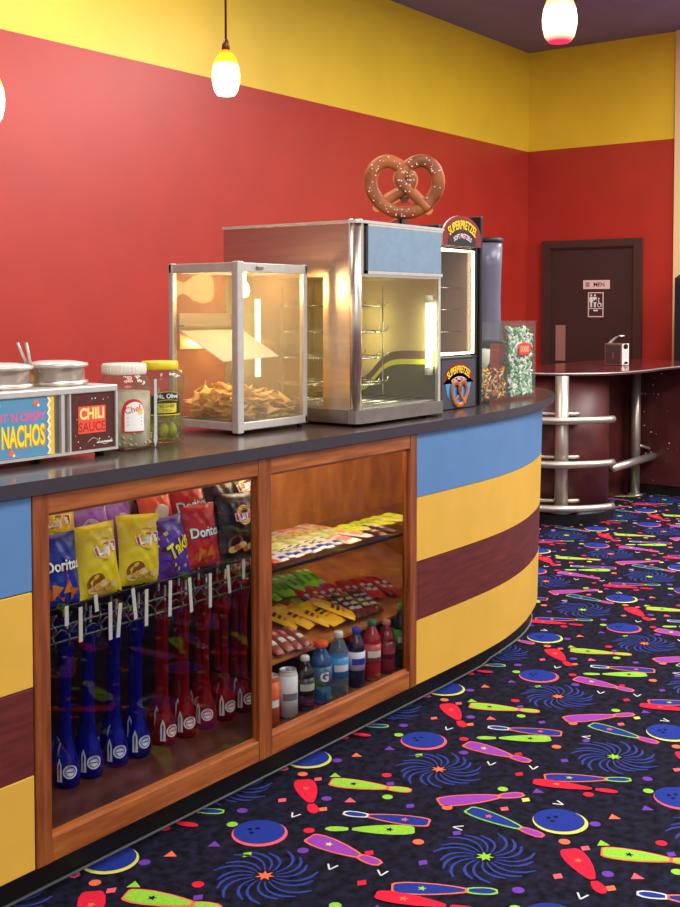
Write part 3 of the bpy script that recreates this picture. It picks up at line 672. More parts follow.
# ---- bottles and cans
def bm_liq(n, c, rough=0.1): return mat('liquid '+n, c, rough=rough, spec=0.7, coat=0.6)
M['clearb'] = glass('clear bottle plastic', refl=0.2, haze=0.18, tint=(220, 232, 238), hazecol=(200, 215, 222))
def bottle(x, h, r, body, cap, lab, label, kind='bottle', txt=None, labc2=None, y=2.268):
    h *= 0.94
    t = thing('drink_can' if kind == 'can' else 'drink_bottle', label, kind, (x, y, 0.163), 0, 'drinks in the right window')
    b = MB()
    if kind == 'can':
        b.lathe([(0.0, 0.0), (r*0.75, 0.0), (r, 0.01), (r, h-0.014), (r*0.86, h-0.002), (r*0.86, h), (r*0.8, h-0.004), (0, h-0.004)], body); b.build('can_body', t)
        b = MB(); b.lathe([(r*0.87, h-0.003), (r*0.88, h+0.0015), (r*0.82, h+0.0015), (r*0.80, h-0.002), (0.0, h-0.002)], 'alu'); b.tube([(0.004, -0.008, h), (0.004, 0.008, h)], 0.003, 'alu', 6); b.build('can_lid', t)
    else:
        b.lathe([(0.0, 0.004), (r*0.8, 0.0), (r, 0.008), (r, h*0.30), (r*0.95, h*0.33), (r*0.95, h*0.60), (r, h*0.63), (r*0.92, h*0.72), (r*0.55, h*0.85), (r*0.38, h*0.9), (r*0.38, h*0.93), (0, h*0.93)], body); b.build('bottle_body', t)
        b = MB(); rc = r*(0.45 if txt != 'G' else 0.62); b.lathe([(rc, h*0.91), (rc*1.05, h*0.915), (rc*1.05, h*0.99), (rc*0.9, h), (0, h)], cap); b.build('bottle_cap', t)
    z0, z1 = (h*0.06, h*0.90) if kind == 'can' else (h*0.30, h*0.61)
    b = MB(); rl = r+0.0008
    b.lathe([(rl, z0), (rl, z1)], lab, n=28)
    F = lambda xx, yy, d: ((rl+0.0006+d)*math.sin(xx/r-0.55), -(rl+0.0006+d)*math.cos(xx/r-0.55), yy)
    zc = (z0+z1)/2
    if labc2: 
        b.grid(lambda i, j: F(-0.026+0.052*i, zc-0.012+0.022*j, 0), 8, 1, labc2)
    if txt: b.text(txt, 0.042 if txt == 'G' else 0.02, F, 0.0006, 'white', 0, zc, bold=0.0015)
    b.build('drink_label', t)
    return t
bottle(2.655, 0.165, 0.031, cm('orange can', (226, 92, 30)), None, cm('orange can', (226, 92, 30)), 'orange drink can at the far left of the drinks row', 'can', labc2='white')
bottle(2.745, 0.160, 0.031, cm('white can', (224, 222, 216)), None, cm('white can', (224, 222, 216)), 'white tall drink can with a blue top, beside the orange can', 'can', labc2=cm('grey print', (120, 120, 130)))
bottle(2.832, 0.185, 0.031, bm_liq('cola', (38, 18, 14)), 'offwhite', cm('dark label', (60, 42, 34)), 'dark soda bottle with a white cap, right of the white can', labc2=cm('pale lettering', (190, 186, 170)))
bottle(2.915, 0.215, 0.037, bm_liq('sports blue', (40, 84, 136)), cm('orange cap', (240, 92, 40)), cm('slate label', (70, 100, 124)), 'blue sports drink bottle with orange cap and white G', txt='G')
bottle(3.012, 0.225, 0.034, M['clearb'], 'offwhite', cm('aqua label', (60, 150, 210)), 'clear water bottle with a light blue label', labc2='white')
bottle(3.112, 0.215, 0.031, bm_liq('dark water', (28, 32, 56)), cm('blue cap', (40, 60, 190)), cm('white label', (226, 226, 236)), 'dark blue bottle with blue cap and white label', labc2=bl)
bottle(3.205, 0.222, 0.032, bm_liq('red punch', (170, 30, 34)), cm('green cap', (60, 120, 80)), cm('rosy label', (196, 80, 76)), 'red drink bottle with a green cap', labc2=cream)
bottle(3.295, 0.200, 0.033, bm_liq('dark red punch', (128, 20, 28)), cm('pale red cap', (196, 110, 100)), cm('wine label', (120, 30, 40)), 'dark red drink bottle with a pale red cap, beside the green soda bottle', labc2=cm('wine print', (170, 70, 70)))
bottle(3.392, 0.240, 0.032, bm_liq('dark green soda', (30, 50, 30)), cm('lime cap', (60, 190, 60)), cm('green label', (90, 170, 60)), 'dark green soda bottle with a bright green cap at the right end', labc2='white')

# ------------------------------------------------------------------ topping warmer + pots
t = thing('topping_warmer', 'steel topping warmer box with blue nachos and brown chili sauce posters, left of the jars', 'food warmer', (1.55, 2.4, 1.05))
def WB():
    b = MB(); b.X = Matrix.Translation((-1.55, -2.4, -1.05)); return b
b = WB()
b.box(1.50, 2.147, 2.402, 2.74, 1.072, 1.236, 'steeld', 0.004); b.build('housing', t)
b = WB(); b.box(1.495, 2.155, 2.392, 2.75, 1.228, 1.246, 'alu', 0.003); b.build('top_rim', t)
b = WB(); b.box(1.495, 2.155, 2.392, 2.41, 1.066, 1.073, 'alu'); b.box(2.147, 2.155, 2.392, 2.402, 1.073, 1.228, 'alu'); b.box(1.957, 1.968, 2.392, 2.402, 1.073, 1.228, 'alu'); b.box(1.985, 1.990, 2.392, 2.402, 1.073, 1.228, 'alu'); b.build('poster_frame', t)
for x in (1.53, 2.12):
    for y in (2.43, 2.71):
        b = WB(); b.lathe([(0.012, 1.0505), (0.015, 1.058), (0.012, 1.072)], 'black', x, y, 12); b.build('foot', t)
F = FY(1.73, 2.4, 1.15)
b = WB(); sky = mat('poster turquoise', (76, 150, 184), rough=0.35, rgb2=(98, 142, 180), nscale=12)
b.prism(rect(-0.225, 0.196, -0.076, 0.077), F, 0, 0.003, sky)
yel2 = mat('poster yellow', (246, 222, 60), rough=0.4); pk = mat('poster pink', (206, 106, 160), rough=0.4); ora = mat('poster orange', (232, 110, 60), rough=0.4)
b.fit("HOT 'N CRISPY", 0.175, 0.024, F, 0.0034, pk, 0.092, 0.028, bold=0.0012)
b.fit('NACHOS', 0.139, 0.060, F, 0.0034, mat('poster orange shadow', (214, 150, 50)), 0.110, -0.0225, bold=0.0040)
b.fit('NACHOS', 0.135, 0.057, F, 0.0038, yel2, 0.108, -0.020, bold=0.0016)
for x, y, s_ in ((0.148, 0.062, 0.009), (0.07, -0.062, 0.009), (0.018, -0.064, 0.010), (-0.07, -0.06, 0.009)):
    b.poly(starpts(x, y, s_*1.2, 4, 0.6), F, 0.0036, ora)
    b.poly(circ(x+0.008, y-0.006, 0.004, n=8), F, 0.0037, 'offwhite')
b.poly(circ(0.03, 0.062, 0.009, n=8), F, 0.0035, mat('poster green', (120, 190, 150)))
b.poly(rect(0.187, 0.207, -0.076, 0.077), F, 0.0034, mat('poster gold strip', (232, 190, 60)))
zz = []
for k in range(15): zz.append((0.187+(0.006 if k % 2 else -0.002), -0.074+k*0.0107))
for k in range(15): x_, y_ = zz[k][0], zz[k][1]
b.add([F(x-0.0025, y, 0.0040) for x, y in zz]+[F(x+0.0035, y, 0.0040) for x, y in zz], [(k, k+1, 16+k, 15+k) for k in range(14)], 'white')
o = b.build('nachos_poster', t); o['label'] = 'turquoise poster with yellow NACHOS lettering'
F = FY(2.07, 2.4, 1.15)
b = WB(); brn = mat('poster brown', (84, 40, 36), rough=0.3, noise=0.15, nscale=60); cor = mat('poster coral', (238, 84, 66), rough=0.35)
b.prism(rect(-0.078, 0.076, -0.076, 0.077), F, 0, 0.003, brn)
b.poly(rect(-0.052, 0.044, -0.032, 0.042), F, 0.0034, cor)
b.text('CHILI', 0.042, F, 0.0038, mat('poster pale yellow', (240, 226, 130)), -0.004, 0.020, bold=0.0016, xs=0.86)
b.text('SAUCE', 0.036, F, 0.0038, mat('poster dark coral', (176, 40, 40)), -0.004, -0.016, bold=0.0004, xs=0.86)
for k in range(22):
    x, y = R(-0.072, 0.07), R(-0.07, 0.07)
    if -0.056 < x < 0.05 and -0.037 < y < 0.047: continue
    b.poly(circ(x, y, R(0.001, 0.0025), n=6), F, 0.0035, 'offwhite')
for k in range(14):
    a = 0.2+k*0.09; b.poly(rot2(rect(0.012+k*0.004, 0.017+k*0.004, -0.062, -0.058), a, 0.014+k*0.004, -0.06), F, 0.0035, 'offwhite')
b.tube([F(-0.02+0.0045*k, -0.056+0.010*math.sin(k*0.35), 0.004) for k in range(20)], 0.0006, 'offwhite', 4)
o = b.build('chili_sauce_poster', t); o['label'] = 'brown poster with coral CHILI SAUCE panel'
def pot(x, y, label, lad):
    t = thing('steel_pot', label, 'pot', (x, y, 1.246), 0, 'steel pots on the topping warmer')
    b = MB(); b.lathe([(0.0, 0.001), (0.086, 0.001), (0.088, 0.012), (0.078, 0.014), (0.076, 0.052), (0.072, 0.052), (0.071, 0.02), (0, 0.018)], 'steel', n=36); b.build('pot_body', t)
    b = MB(); b.lathe([(0.084, 0.050), (0.088, 0.054), (0.086, 0.060), (0.05, 0.066), (0.0, 0.068)], 'alu', n=36); b.build('pot_lid', t)
    b = MB()
    for k in range(2):
        b.tube([(-0.085, 0.01*k, 0.05), (-0.093-0.012*k, 0.012*k, 0.09), (-0.1-0.02*k, 0.01*k, 0.118)], 0.0045, 'alu', 6)
    b.build('ladle_handle', t)
    return t
pot(2.045, 2.52, 'round steel pot with lid behind the chili sauce poster, right one on the warmer', 1)
pot(1.858, 2.52, 'round steel pot cut off by the left edge, behind the nachos poster', 1)

# jars
t = thing('spice_jar', 'large plastic jar of grey-green peppers with white lid, between warmer and pickle jar', 'jar', (2.268, 2.49, 1.05))
b = MB(); b.lathe([(0.0, 0.001), (0.070, 0.001), (0.077, 0.010), (0.077, 0.180), (0.069, 0.205), (0.060, 0.213), (0.060, 0.222), (0, 0.222)], 'plastic', n=36); b.build('jar_body', t)
b = MB(); M['brine'] = mat('grey green contents', (178, 162, 152), rough=0.5, rgb2=(204, 190, 180), nscale=30)
b.lathe([(0, 0.006), (0.068, 0.006), (0.0745, 0.013), (0.0745, 0.165), (0, 0.167)], 'brine', n=36); b.build('jar_contents', t)
b = MB(); b.lathe([(0.062, 0.216), (0.064, 0.218), (0.064, 0.243), (0.061, 0.247), (0, 0.247)], 'offwhite', n=36)
for k in range(36):
    a = 2*PI*k/36; b.box(0.0638*math.cos(a)-0.001, 0.0638*math.cos(a)+0.001, 0.0638*math.sin(a)-0.001, 0.0638*math.sin(a)+0.001, 0.222, 0.242, 'offwhite')
b.build('jar_lid', t)
def cylF(r, a0): return lambda x, y, d: ((r+d)*math.sin(x/r+a0), -(r+d)*math.cos(x/r+a0), y)
b = MB(); F = cylF(0.0785, -0.35)
def cyarch(b, F, x0, x1, y0, y1, m, d, n=10):
    w = (x1-x0)/2; c = (x0+x1)/2
    b.grid(lambda i, j: F(x0+(x1-x0)*i, y0+(y1-w*0.9-y0+w*0.9*math.sqrt(max(0, 1-((2*i-1))**2)))*j, d), n, 2, m)
cyarch(b, F, -0.038, 0.030, 0.052, 0.148, cm('label red', (206, 40, 40)), 0.0)
cyarch(b, F, -0.030, 0.030, 0.056, 0.140, 'white', 0.0006)
b.text('Chef', 0.026, F, 0.0012, cm('label red', (206, 40, 40)), -0.006, 0.118, a=0.2); b.poly(circ(0.018, 0.112, 0.008, 0.011, 10), F, 0.0012, cm('label yellow', (236, 206, 90)))
for y in (0.094, 0.084, 0.074): b.poly(rect(-0.022, 0.022, y-0.002, y+0.001), F, 0.0012, cm('label blue', (110, 150, 190)))
b.build('jar_label', t)
b = MB()
for k in range(26):
    a = R(-1.6, 0.9); z = R(0.012, 0.045)
    b.lathe([(0, z), (0.006, z+0.003), (0, z+0.007)], cm('seed', (176, 160, 110)), 0.0755*math.sin(a), -0.0755*math.cos(a), 6)
b.build('jar_sediment', t)

t = thing('pickle_jar', 'large square-shouldered jar of green pickles with a yellow lid', 'jar', (2.435, 2.515, 1.05))
b = MB(); b.lathe([(0.0, 0.001), (0.058, 0.001), (0.066, 0.008), (0.066, 0.05), (0.063, 0.06), (0.063, 0.14), (0.068, 0.15), (0.070, 0.19), (0.064, 0.212), (0.054, 0.222), (0.050, 0.226), (0, 0.226)], 'plastic', n=40, sq=0.25); b.build('jar_body', t)
b = MB(); b.lathe([(0, 0.008), (0.055, 0.008), (0.060, 0.014), (0.060, 0.118), (0, 0.12)], glass('pickle brine', tint=(228, 230, 150), refl=0.03, haze=0.12, hazecol=(190, 190, 60)), n=32, sq=0.2); b.build('pickle_brine', t)
M['pickle'] = mat('pickle skin', (184, 172, 44), rough=0.35, rgb2=(216, 204, 90), nscale=25)
k = 0
for ring_, nn in ((0.036, 6), (0.0, 1)):
    for lvl in range(2):
        for i in range(nn):
            a = 2*PI*i/nn+lvl*0.5; cx, cy = ring_*math.cos(a), ring_*math.sin(a); z = 0.012+lvl*0.055
            tl = 0.3*math.sin(i*2.1+lvl)
            b = MB(); pts = [(cx+0.02*s_*math.sin(tl), cy, z+0.026+s_*0.024) for s_ in (-1, -.8, -.4, 0, .4, .8, 1)]
            b.tube(pts, [0.004, 0.010, 0.0155, 0.017, 0.0155, 0.010, 0.004], 'pickle', 10); b.build('pickle', t)
b = MB(); b.lathe([(0.054, 0.222), (0.056, 0.224), (0.056, 0.243), (0.053, 0.247), (0, 0.247)], cm('yellow lid', (226, 206, 40)), n=32); b.build('jar_lid', t)
b = MB(); F = cylF(0.0655, -0.42)
b.grid(lambda i, j: F(-0.050+0.1*i, 0.088+0.058*j, 0), 10, 1, mat('label olive black', (52, 40, 18)))
b.grid(lambda i, j: F(-0.052+0.104*i, 0.086+0.003*j, 0.0006), 10, 1, cm('label gold', (222, 204, 60)))
b.grid(lambda i, j: F(-0.030+0.062*i, 0.094+0.028*j, 0.0006), 10, 1, cm('label gold', (222, 204, 60)))
b.grid(lambda i, j: F(-0.034+0.070*i, 0.128+0.026*j+0.004*math.sin(i*PI), 0.0012), 10, 1, cm('label gold', (222, 204, 60)))
b.grid(lambda i, j: F(-0.032+0.066*i, 0.130+0.022*j+0.004*math.sin(i*PI), 0.0018), 10, 1, 'ink')
b.text('Mt. Olive', 0.019, F, 0.0024, 'white', 0.001, 0.1435, bold=0.0004, xs=0.95)
b.text('KOSHER', 0.013, F, 0.0014, 'ink', 0, 0.114); b.text('DILLS', 0.011, F, 0.0014, 'ink', 0, 0.101)
b.build('jar_label', t)

t = thing('serving_tongs', 'clear plastic serving tongs standing between the two jars', 'tongs', (2.335, 2.425, 1.05), 0.2)
for s_ in (-1, 1):
    b = MB(); f = lambda x, y, d: (x+s_*0.003-0.012*(1-y/0.2), d+s_*0.004, y)
    b.prism([(-0.009, 0.2), (0.002, 0.2), (0.012, 0.05), (0.014, 0.02), (0.006, 0.0006), (-0.003, 0.02), (-0.001, 0.05)], f, -0.001, 0.001, M['acryl'] if s_ < 0 else mat('frosted plastic', (200, 206, 214), rough=0.2)); b.build('tong_arm', t)

# ------------------------------------------------------------------ nacho chip case
NX0, NX1, NY0, NY1, NZ0, NZ1 = 2.690, 3.045, 2.425, 2.735, 1.065, 1.603
t = thing('chip_warmer_case', 'aluminium-framed glass warmer case full of tortilla chips, left of the steel oven', 'food warmer', (NX0, NY0, 1.05))
def NB():
    b = MB(); b.X = Matrix.Translation((-NX0, -NY0, -1.05)); return b
pw = 0.020
for x0 in (NX0, NX1-pw):
    for y0 in (NY0, NY1-pw):
        b = NB()
        if x0 == NX0 and y0 == NY0: b.box(NX0-0.003, NX0+pw+0.006, NY0-0.003, NY0+pw+0.004, NZ0-0.008, NZ1+0.004, 'alu', 0.003)
        else: b.box(x0, x0+pw, y0, y0+pw, NZ0, NZ1+0.002, 'alu', 0.003)
        b.build('corner_post', t)
for z0, z1 in ((NZ0, NZ0+0.026), (NZ1-0.030, NZ1)):
    b = NB(); b.box(NX0, NX1, NY0+0.001, NY0+0.014, z0, z1, 'alu', 0.002); b.box(NX0, NX1, NY1-0.014, NY1, z0, z1, 'alu', 0.002)
    b.box(NX0+0.001, NX0+0.014, NY0, NY1, z0, z1, 'alu', 0.002); b.box(NX1-0.014, NX1-0.001, NY0, NY1, z0, z1, 'alu', 0.002)
    b.build('frame_rail', t)
b = NB(); b.box(NX0+0.002, NX1-0.002, NY0+0.002, NY1-0.002, NZ0, NZ0+0.010, 'steeld'); b.build('floor_pan', t)
b = NB(); b.box(NX0+0.01, NX1-0.01, NY0+0.01, NY1-0.01, NZ1-0.006, NZ1, 'acryl'); b.build('top_glass', t)
for (x0, x1, y0, y1) in ((NX0+pw, NX1-pw, NY0+0.005, NY0+0.008), (NX0+pw, NX1-pw, NY1-0.009, NY1-0.006), (NX0+0.005, NX0+0.008, NY0+pw, NY1-pw), (NX1-0.009, NX1-0.006, NY0+pw, NY1-pw)):
    b = NB(); b.box(x0, x1, y0, y1, NZ0+0.026, NZ1-0.030, 'hazyglass'); b.build('glass_panel', t)
for x in (NX0+0.02, NX1-0.02):
    for y in (NY0+0.02, NY1-0.02):
        b = NB(); b.lathe([(0.010, 1.0505), (0.010, NZ0)], 'black', x, y, 12); b.build('foot', t)
b = NB()   # sloping chute and its upright
b.box(NX0+0.022, NX1-0.03, NY1-0.03, NY1-0.022, 1.32, 1.44, 'brushed')
b.box(NX0+0.022, NX1-0.03, NY1-0.05, NY1-0.022, 1.395, 1.402, 'brushed')
vs = [(NX0+0.02, NY1-0.03, 1.385), (NX1-0.03, NY1-0.03, 1.385), (NX1-0.06, NY0+0.08, 1.295), (NX0+0.04, NY0+0.10, 1.285)]
vs2 = [(x, y, z-0.004) for x, y, z in vs]
b.add(vs+vs2, [(0, 1, 2, 3), (7, 6, 5, 4), (0, 3, 7, 4), (1, 5, 6, 2), (2, 6, 7, 3), (0, 4, 5, 1)], 'offwhite'); b.build('chip_chute', t)
b = NB(); M['lampglow'] = emis('warm lamp glow', (255, 200, 125), 90.0)
b.lathe([(0.012, 1.585), (0.014, 1.56), (0.012, 1.55), (0.022, 1.535), (0.026, 1.515), (0.02, 1.498), (0, 1.49)], 'lampglow', 2.86, 2.56, 16); b.build('heat_lamp', t)
b = NB(); b.tube([(2.80, 2.66, 1.338), (2.93, 2.66, 1.338)], 0.008, emis('added chip light glow', (255, 186, 100), 90), 8); b.box(2.80, 2.93, 2.655, 2.665, 1.346, 1.352, 'steeld'); b.build('added_chip_light', t)  # glowing strip added out of sight under the chute to brighten the chips
b = NB(); b.lathe([(0.0, 1.595), (0.018, 1.595), (0.018, 1.575), (0, 1.575)], 'offwhite', 2.86, 2.56, 16); b.build('lamp_socket', t)
b = NB(); f = lambda x, y, d: (NX0+0.30+x*0 - x, NY1-0.0095-d, 1.52+y)
pinp = [(-0.10, 0.022), (-0.07, 0.026), (-0.05, 0.018), (-0.03, 0.022), (0.0, 0.040), (0.05, 0.052), (0.09, 0.045), (0.105, 0.025), (0.105, -0.025), (0.09, -0.045), (0.05, -0.052), (0.0, -0.040), (-0.03, -0.022), (-0.05, -0.018), (-0.07, -0.026), (-0.10, -0.022), (-0.106, 0)]
f = lambda x, y, d: (2.795+x*1.0, NY1-0.0095-d, 1.525+y)
b.prism([(x, y) for x, y in pinp], f, 0, 0.0008, mat('pale pin tone', (196, 140, 118), rough=0.5)); b.build('pale_pin_shape', t)  # flat pale pin shape just in front of the back glass
b = NB(); b.box(NX0+0.09, NX0+0.12, NY0-0.006, NY0+0.0, NZ1-0.02, NZ1-0.010, 'steeld', 0.001); b.build('latch', t)
# tortilla chips
def chipmesh(seed):
    rnd = random.Random(seed); b = MB(); s_ = 0.034
    c = [(s_, 0), (-s_*0.6, s_*0.85), (-s_*0.6, -s_*0.85)]
    k = rnd.uniform(5, 13); k2 = rnd.uniform(-8, 8)
    vs = []; n = 5
    idx = {}
    for i in range(n+1):
        for j in range(n+1-i):
            a, b_ = i/n, j/n; cc = 1-a-b_
            x = c[0][0]*a+c[1][0]*b_+c[2][0]*cc; y = c[0][1]*a+c[1][1]*b_+c[2][1]*cc
            idx[(i, j)] = len(vs); vs.append((x, y, k*x*x*0.9+k2*x*y))
    fs = []
    for i in range(n):
        for j in range(n-i):
            fs.append((idx[(i, j)], idx[(i+1, j)], idx[(i, j+1)]))
            if j < n-i-1: fs.append((idx[(i+1, j)], idx[(i+1, j+1)], idx[(i, j+1)]))
    N = len(vs); v2 = vs+[(x, y, z+0.0016) for x, y, z in vs]
    ed = [idx[(i, 0)] for i in range(n+1)]+[idx[(n-1-i, i+1)] for i in range(n)]+[idx[(0, n-1-i)] for i in range(n-1)]
    f2 = [tuple(reversed(f)) for f in fs]+[tuple(q+N for q in f) for f in fs]+[(ed[q], ed[(q+1) % len(ed)], ed[(q+1) % len(ed)]+N, ed[q]+N) for q in range(len(ed))]
    b.add(v2, f2, 'chip', True); return b.mesh('tortilla_chip')
M['chip'] = mat('golden tortilla', (244, 196, 110), rough=0.55, rgb2=(252, 222, 150), nscale=30, bump=0.1, bscale=150)
cms = [chipmesh(i) for i in range(6)]
pts = []
tries = 0
while len(pts) < 250 and tries < 20000:
    tries += 1
    x = R(NX0+0.04, NX1-0.042); y = R(NY0+0.036, NY1-0.04)
    top = 1.125+0.05*math.exp(-(((x-2.84)/0.10)**2))+0.02*math.sin(x*30)*0.3
    z = R(1.092, top+0.02)
    if all((x-a)**2+(y-b_)**2+((z-c)*1.6)**2 > 0.017**2 for a, b_, c in pts): pts.append((x, y, z))
for i, (x, y, z) in enumerate(pts):
    o = bpy.data.objects.new('tortilla_chip', cms[i % 6]); COL.objects.link(o)
    o.location = (x, y, z); o.rotation_euler = (R(-.6, .6), R(-.5, .5), R(0, 6.28)); tag(o, 'golden triangular tortilla chip in the pile inside the aluminium-framed case', 'tortilla chip', 'tortilla chips in the warmer case')

# ------------------------------------------------------------------ steel pretzel oven (hot case)
HX0, HX1, HY0, HY1, HZ0, HZ1 = 3.120, 3.652, 2.270, 2.880, 1.062, 1.752
t = thing('pretzel_oven', 'stainless steel hot display case with blue-grey front header and glass sides, centre of the counter', 'food warmer', (HX0, HY0, 1.05))
def HB():
    b = MB(); b.X = Matrix.Translation((-HX0, -HY0, -1.05)); return b
def cpoly(g=0.0):
    c = 0.035
    return [(HX0-g, HY1), (HX0-g, HY0+c-g*0.4), (HX0+0.008-g, HY0+0.014-g), (HX0+c*0.55-g, HY0-g+0.003), (HX0+c, HY0-g), (HX1+g, HY0-g), (HX1+g, HY1)]
b = HB(); b.prism(cpoly(0.008), FZ(0, 0, 0), HZ0, 1.108, 'steeld'); b.build('base', t)
b = HB(); b.prism(cpoly(0.002), FZ(0, 0, 0), 1.565, HZ1-0.006, 'steel'); b.build('header', t)
b = HB(); b.prism(cpoly(0.010), FZ(0, 0, 0), HZ1-0.006, HZ1+0.004, 'alu'); b.build('top_lid', t)
b = HB(); b.lathe([(0.022, 1.10), (0.022, 1.756)], 'steel', HX0+0.020, HY0+0.022, 24); b.lathe([(0.024, 1.748), (0.024, 1.760), (0, 1.762)], 'steel', HX0+0.020, HY0+0.022, 24); b.build('corner_column', t)
b = HB(); b.box(HX0+0.052, HX1-0.006, HY0-0.008, HY0-0.001, 1.585, 1.738, 'bluesteel', 0.002); b.build('header_panel', t)
b = HB(); b.box(HX0+0.040, HX0+0.052, HY0-0.009, HY0-0.002, 1.575, 1.745, 'black'); b.box(HX0+0.040, HX1+0.002, HY0-0.009, HY0-0.002, 1.738, 1.745, 'alu'); b.box(HX0+0.040, HX1+0.002, HY0-0.009, HY0-0.002, 1.574, 1.585, 'alu'); b.build('header_trim', t)
b = HB(); b.box(HX0-0.001, HX0+0.004, HY0+0.03, HY0+0.145, 1.108, 1.565, 'steel'); b.build('side_panel', t)
b = HB(); b.box(HX1-0.014, HX1+0.001, HY0-0.001, HY0+0.012, 1.108, 1.575, 'alu'); b.box(HX1-0.012, HX1, HY1-0.012, HY1, 1.108, 1.575, 'alu'); b.box(HX0, HX0+0.012, HY1-0.012, HY1, 1.108, 1.575, 'alu'); b.box(HX0, HX0+0.006, HY0+0.236, HY0+0.246, 1.108, 1.565, 'alu'); b.build('frame_post', t)
for (x0, x1, y0, y1) in ((HX0+0.04, HX1-0.014, HY0+0.003, HY0+0.006), (HX0+0.001, HX0+0.004, HY0+0.15, HY1-0.012)):
    b = HB(); b.box(x0, x1, y0, y1, 1.108, 1.575, 'glass'); b.build('glass_panel', t)
M['backgold'] = mat('brushed back sheet', (206, 180, 146), rough=0.28, metal=0.55)
b = HB(); b.box(HX0+0.01, HX1-0.01, HY1-0.012, HY1-0.006, 1.108, 1.575, 'backgold'); b.build('back_sheet', t)
b = HB(); b.box(HX1-0.006, HX1-0.001, HY0+0.012, HY1-0.012, 1.108, 1.575, 'backgold'); b.build('side_sheet', t)
b = HB(); f = lambda x, y, d: (HX1-0.0065-d, HY1-0.14-x*0.9, 1.110+y)
N_ = 26
crv = [(0.02+i/N_*0.49, 0.02+0.125*(1/(1+math.exp(-(i/N_-0.36)*15)))) for i in range(N_+1)]
def band(b, lo, hi, m, d): b.add([f(x, max(0.002, y+lo), d) for x, y in crv]+[f(x, y+hi, d) for x, y in crv], [(i, i+1, N_+2+i, N_+1+i) for i in range(N_)], m)
band(b, -0.2, -0.012, mat('dark decal', (86, 76, 50)), 0.0006); band(b, -0.012, 0.008, mat('yellow decal stripe', (222, 214, 50)), 0.0012); band(b, 0.008, 0.040, mat('brown decal', (120, 84, 60)), 0.0012)
b.build('back_decal', t)
M['tubeglow'] = emis('fluorescent tube glow', (236, 255, 180), 26.0)
b = HB(); b.tube([(HX1-0.024, HY0+0.035, 1.235), (HX1-0.024, HY0+0.035, 1.475)], 0.011, 'tubeglow', 12); b.build('light_tube', t)
b = HB(); b.tube([(HX0+0.12, HY1-0.06, 1.20), (HX0+0.12, HY1-0.06, 1.49)], 0.010, emis('dim tube glow', (240, 240, 150), 18), 12); b.build('light_tube', t)
for z in (1.22, 1.49):
    b = HB(); b.lathe([(0.016, z-0.015), (0.016, z+0.015), (0, z+0.015)], 'offwhite', HX1-0.024, HY0+0.035, 12); b.build('tube_socket', t)
cx, cy = 3.385, 2.575
b = HB(); b.lathe([(0.006, 1.115), (0.006, 1.56)], 'chrome', cx, cy, 10); b.lathe([(0.03, 1.115), (0.03, 1.122), (0, 1.124)], 'chrome', cx, cy, 16); b.build('rack_spindle', t)
for z in (1.18, 1.275, 1.37, 1.465):
    b = HB(); b.tube([(cx+0.19*math.cos(a), cy+0.19*math.sin(a), z) for a in [2*PI*i/36 for i in range(36)]], 0.003, 'chrome', 6, closed=True)
    for i in range(8):
        a = 2*PI*i/8; b.tube([(cx, cy, z), (cx+0.19*math.cos(a), cy+0.19*math.sin(a), z)], 0.002, 'chrome', 5)
        e = (cx+0.19*math.cos(a), cy+0.19*math.sin(a)); b.tube([(e[0], e[1], z), (e[0]+0.016*math.cos(a), e[1]+0.016*math.sin(a), z+0.004), (e[0]+0.02*math.cos(a), e[1]+0.02*math.sin(a), z+0.02)], 0.002, 'chrome', 5)
    b.build('rack_ring', t)
for i in range(4):
    a = PI/4+PI/2*i; b = HB(); b.tube([(cx+0.19*math.cos(a), cy+0.19*math.sin(a), 1.13), (cx+0.19*math.cos(a), cy+0.19*math.sin(a), 1.54)], 0.0026, 'chrome', 6); b.build('rack_rod', t)
b = HB(); b.box(HX0+0.03, HX1-0.02, HY0+0.02, HY1-0.02, 1.108, 1.114, 'brushed')
for i in range(9): b.tube([(HX0+0.05, HY0+0.04+i*0.06, 1.119), (HX1-0.03, HY0+0.04+i*0.06, 1.119)], 0.003, 'chrome', 6)
b.build('crumb_tray', t)
b = HB(); b.box(HX0-0.006, HX0-0.002, HY1-0.16, HY1-0.06, 1.583, 1.615, mat('blue grey switch plate', (96, 112, 140))); b.box(HX0-0.009, HX0-0.005, HY1-0.125, HY1-0.10, 1.59, 1.608, 'white'); b.build('switch_plate', t)
for x in (HX0+0.05, HX1-0.04):
    for y in (HY0+0.05, HY1-0.04):
        b = HB(); b.lathe([(0.014, 1.0505), (0.014, HZ0)], 'black', x, y, 12); b.build('foot', t)

# ------------------------------------------------------------------ black pretzel cabinet
PX0, PX1, PY0, PY1, PZ1 = 3.80, 4.128, 2.372, 2.80, 1.785
t = thing('pretzel_display_case', 'tall black pretzel display case with lit window and pretzel logos, right of the steel oven', 'food warmer', (PX0, PY0, 1.05))
def PB():
    b = MB(); b.X = Matrix.Translation((-PX0, -PY0, -1.05)); return b
b = PB()
b.box(PX0, PX1, PY0, PY1, 1.0505, 1.262, 'black', 0.004); b.box(PX0, PX1, PY0, PY1, 1.70, PZ1, 'black', 0.004)
b.box(PX0, PX0+0.02, PY0, PY1, 1.262, 1.70, 'black'); b.box(PX1-0.042, PX1, PY0, PY1, 1.262, 1.70, 'black'); b.box(PX0+0.02, PX1-0.042, PY1-0.02, PY1, 1.262, 1.70, mat('warm brown liner', (190, 140, 120), rough=0.35, metal=0.0)); b.build('cabinet_body', t)
b = PB(); b.box(PX1-0.046, PX1-0.0425, PY0+0.02, PY1-0.02, 1.262, 1.70, mat('rosy brown liner', (206, 156, 134), rough=0.35, metal=0.0)); b.build('side_liner', t)
M['neon'] = emis('warm white window light', (255, 236, 190), 7.0)
b = PB()
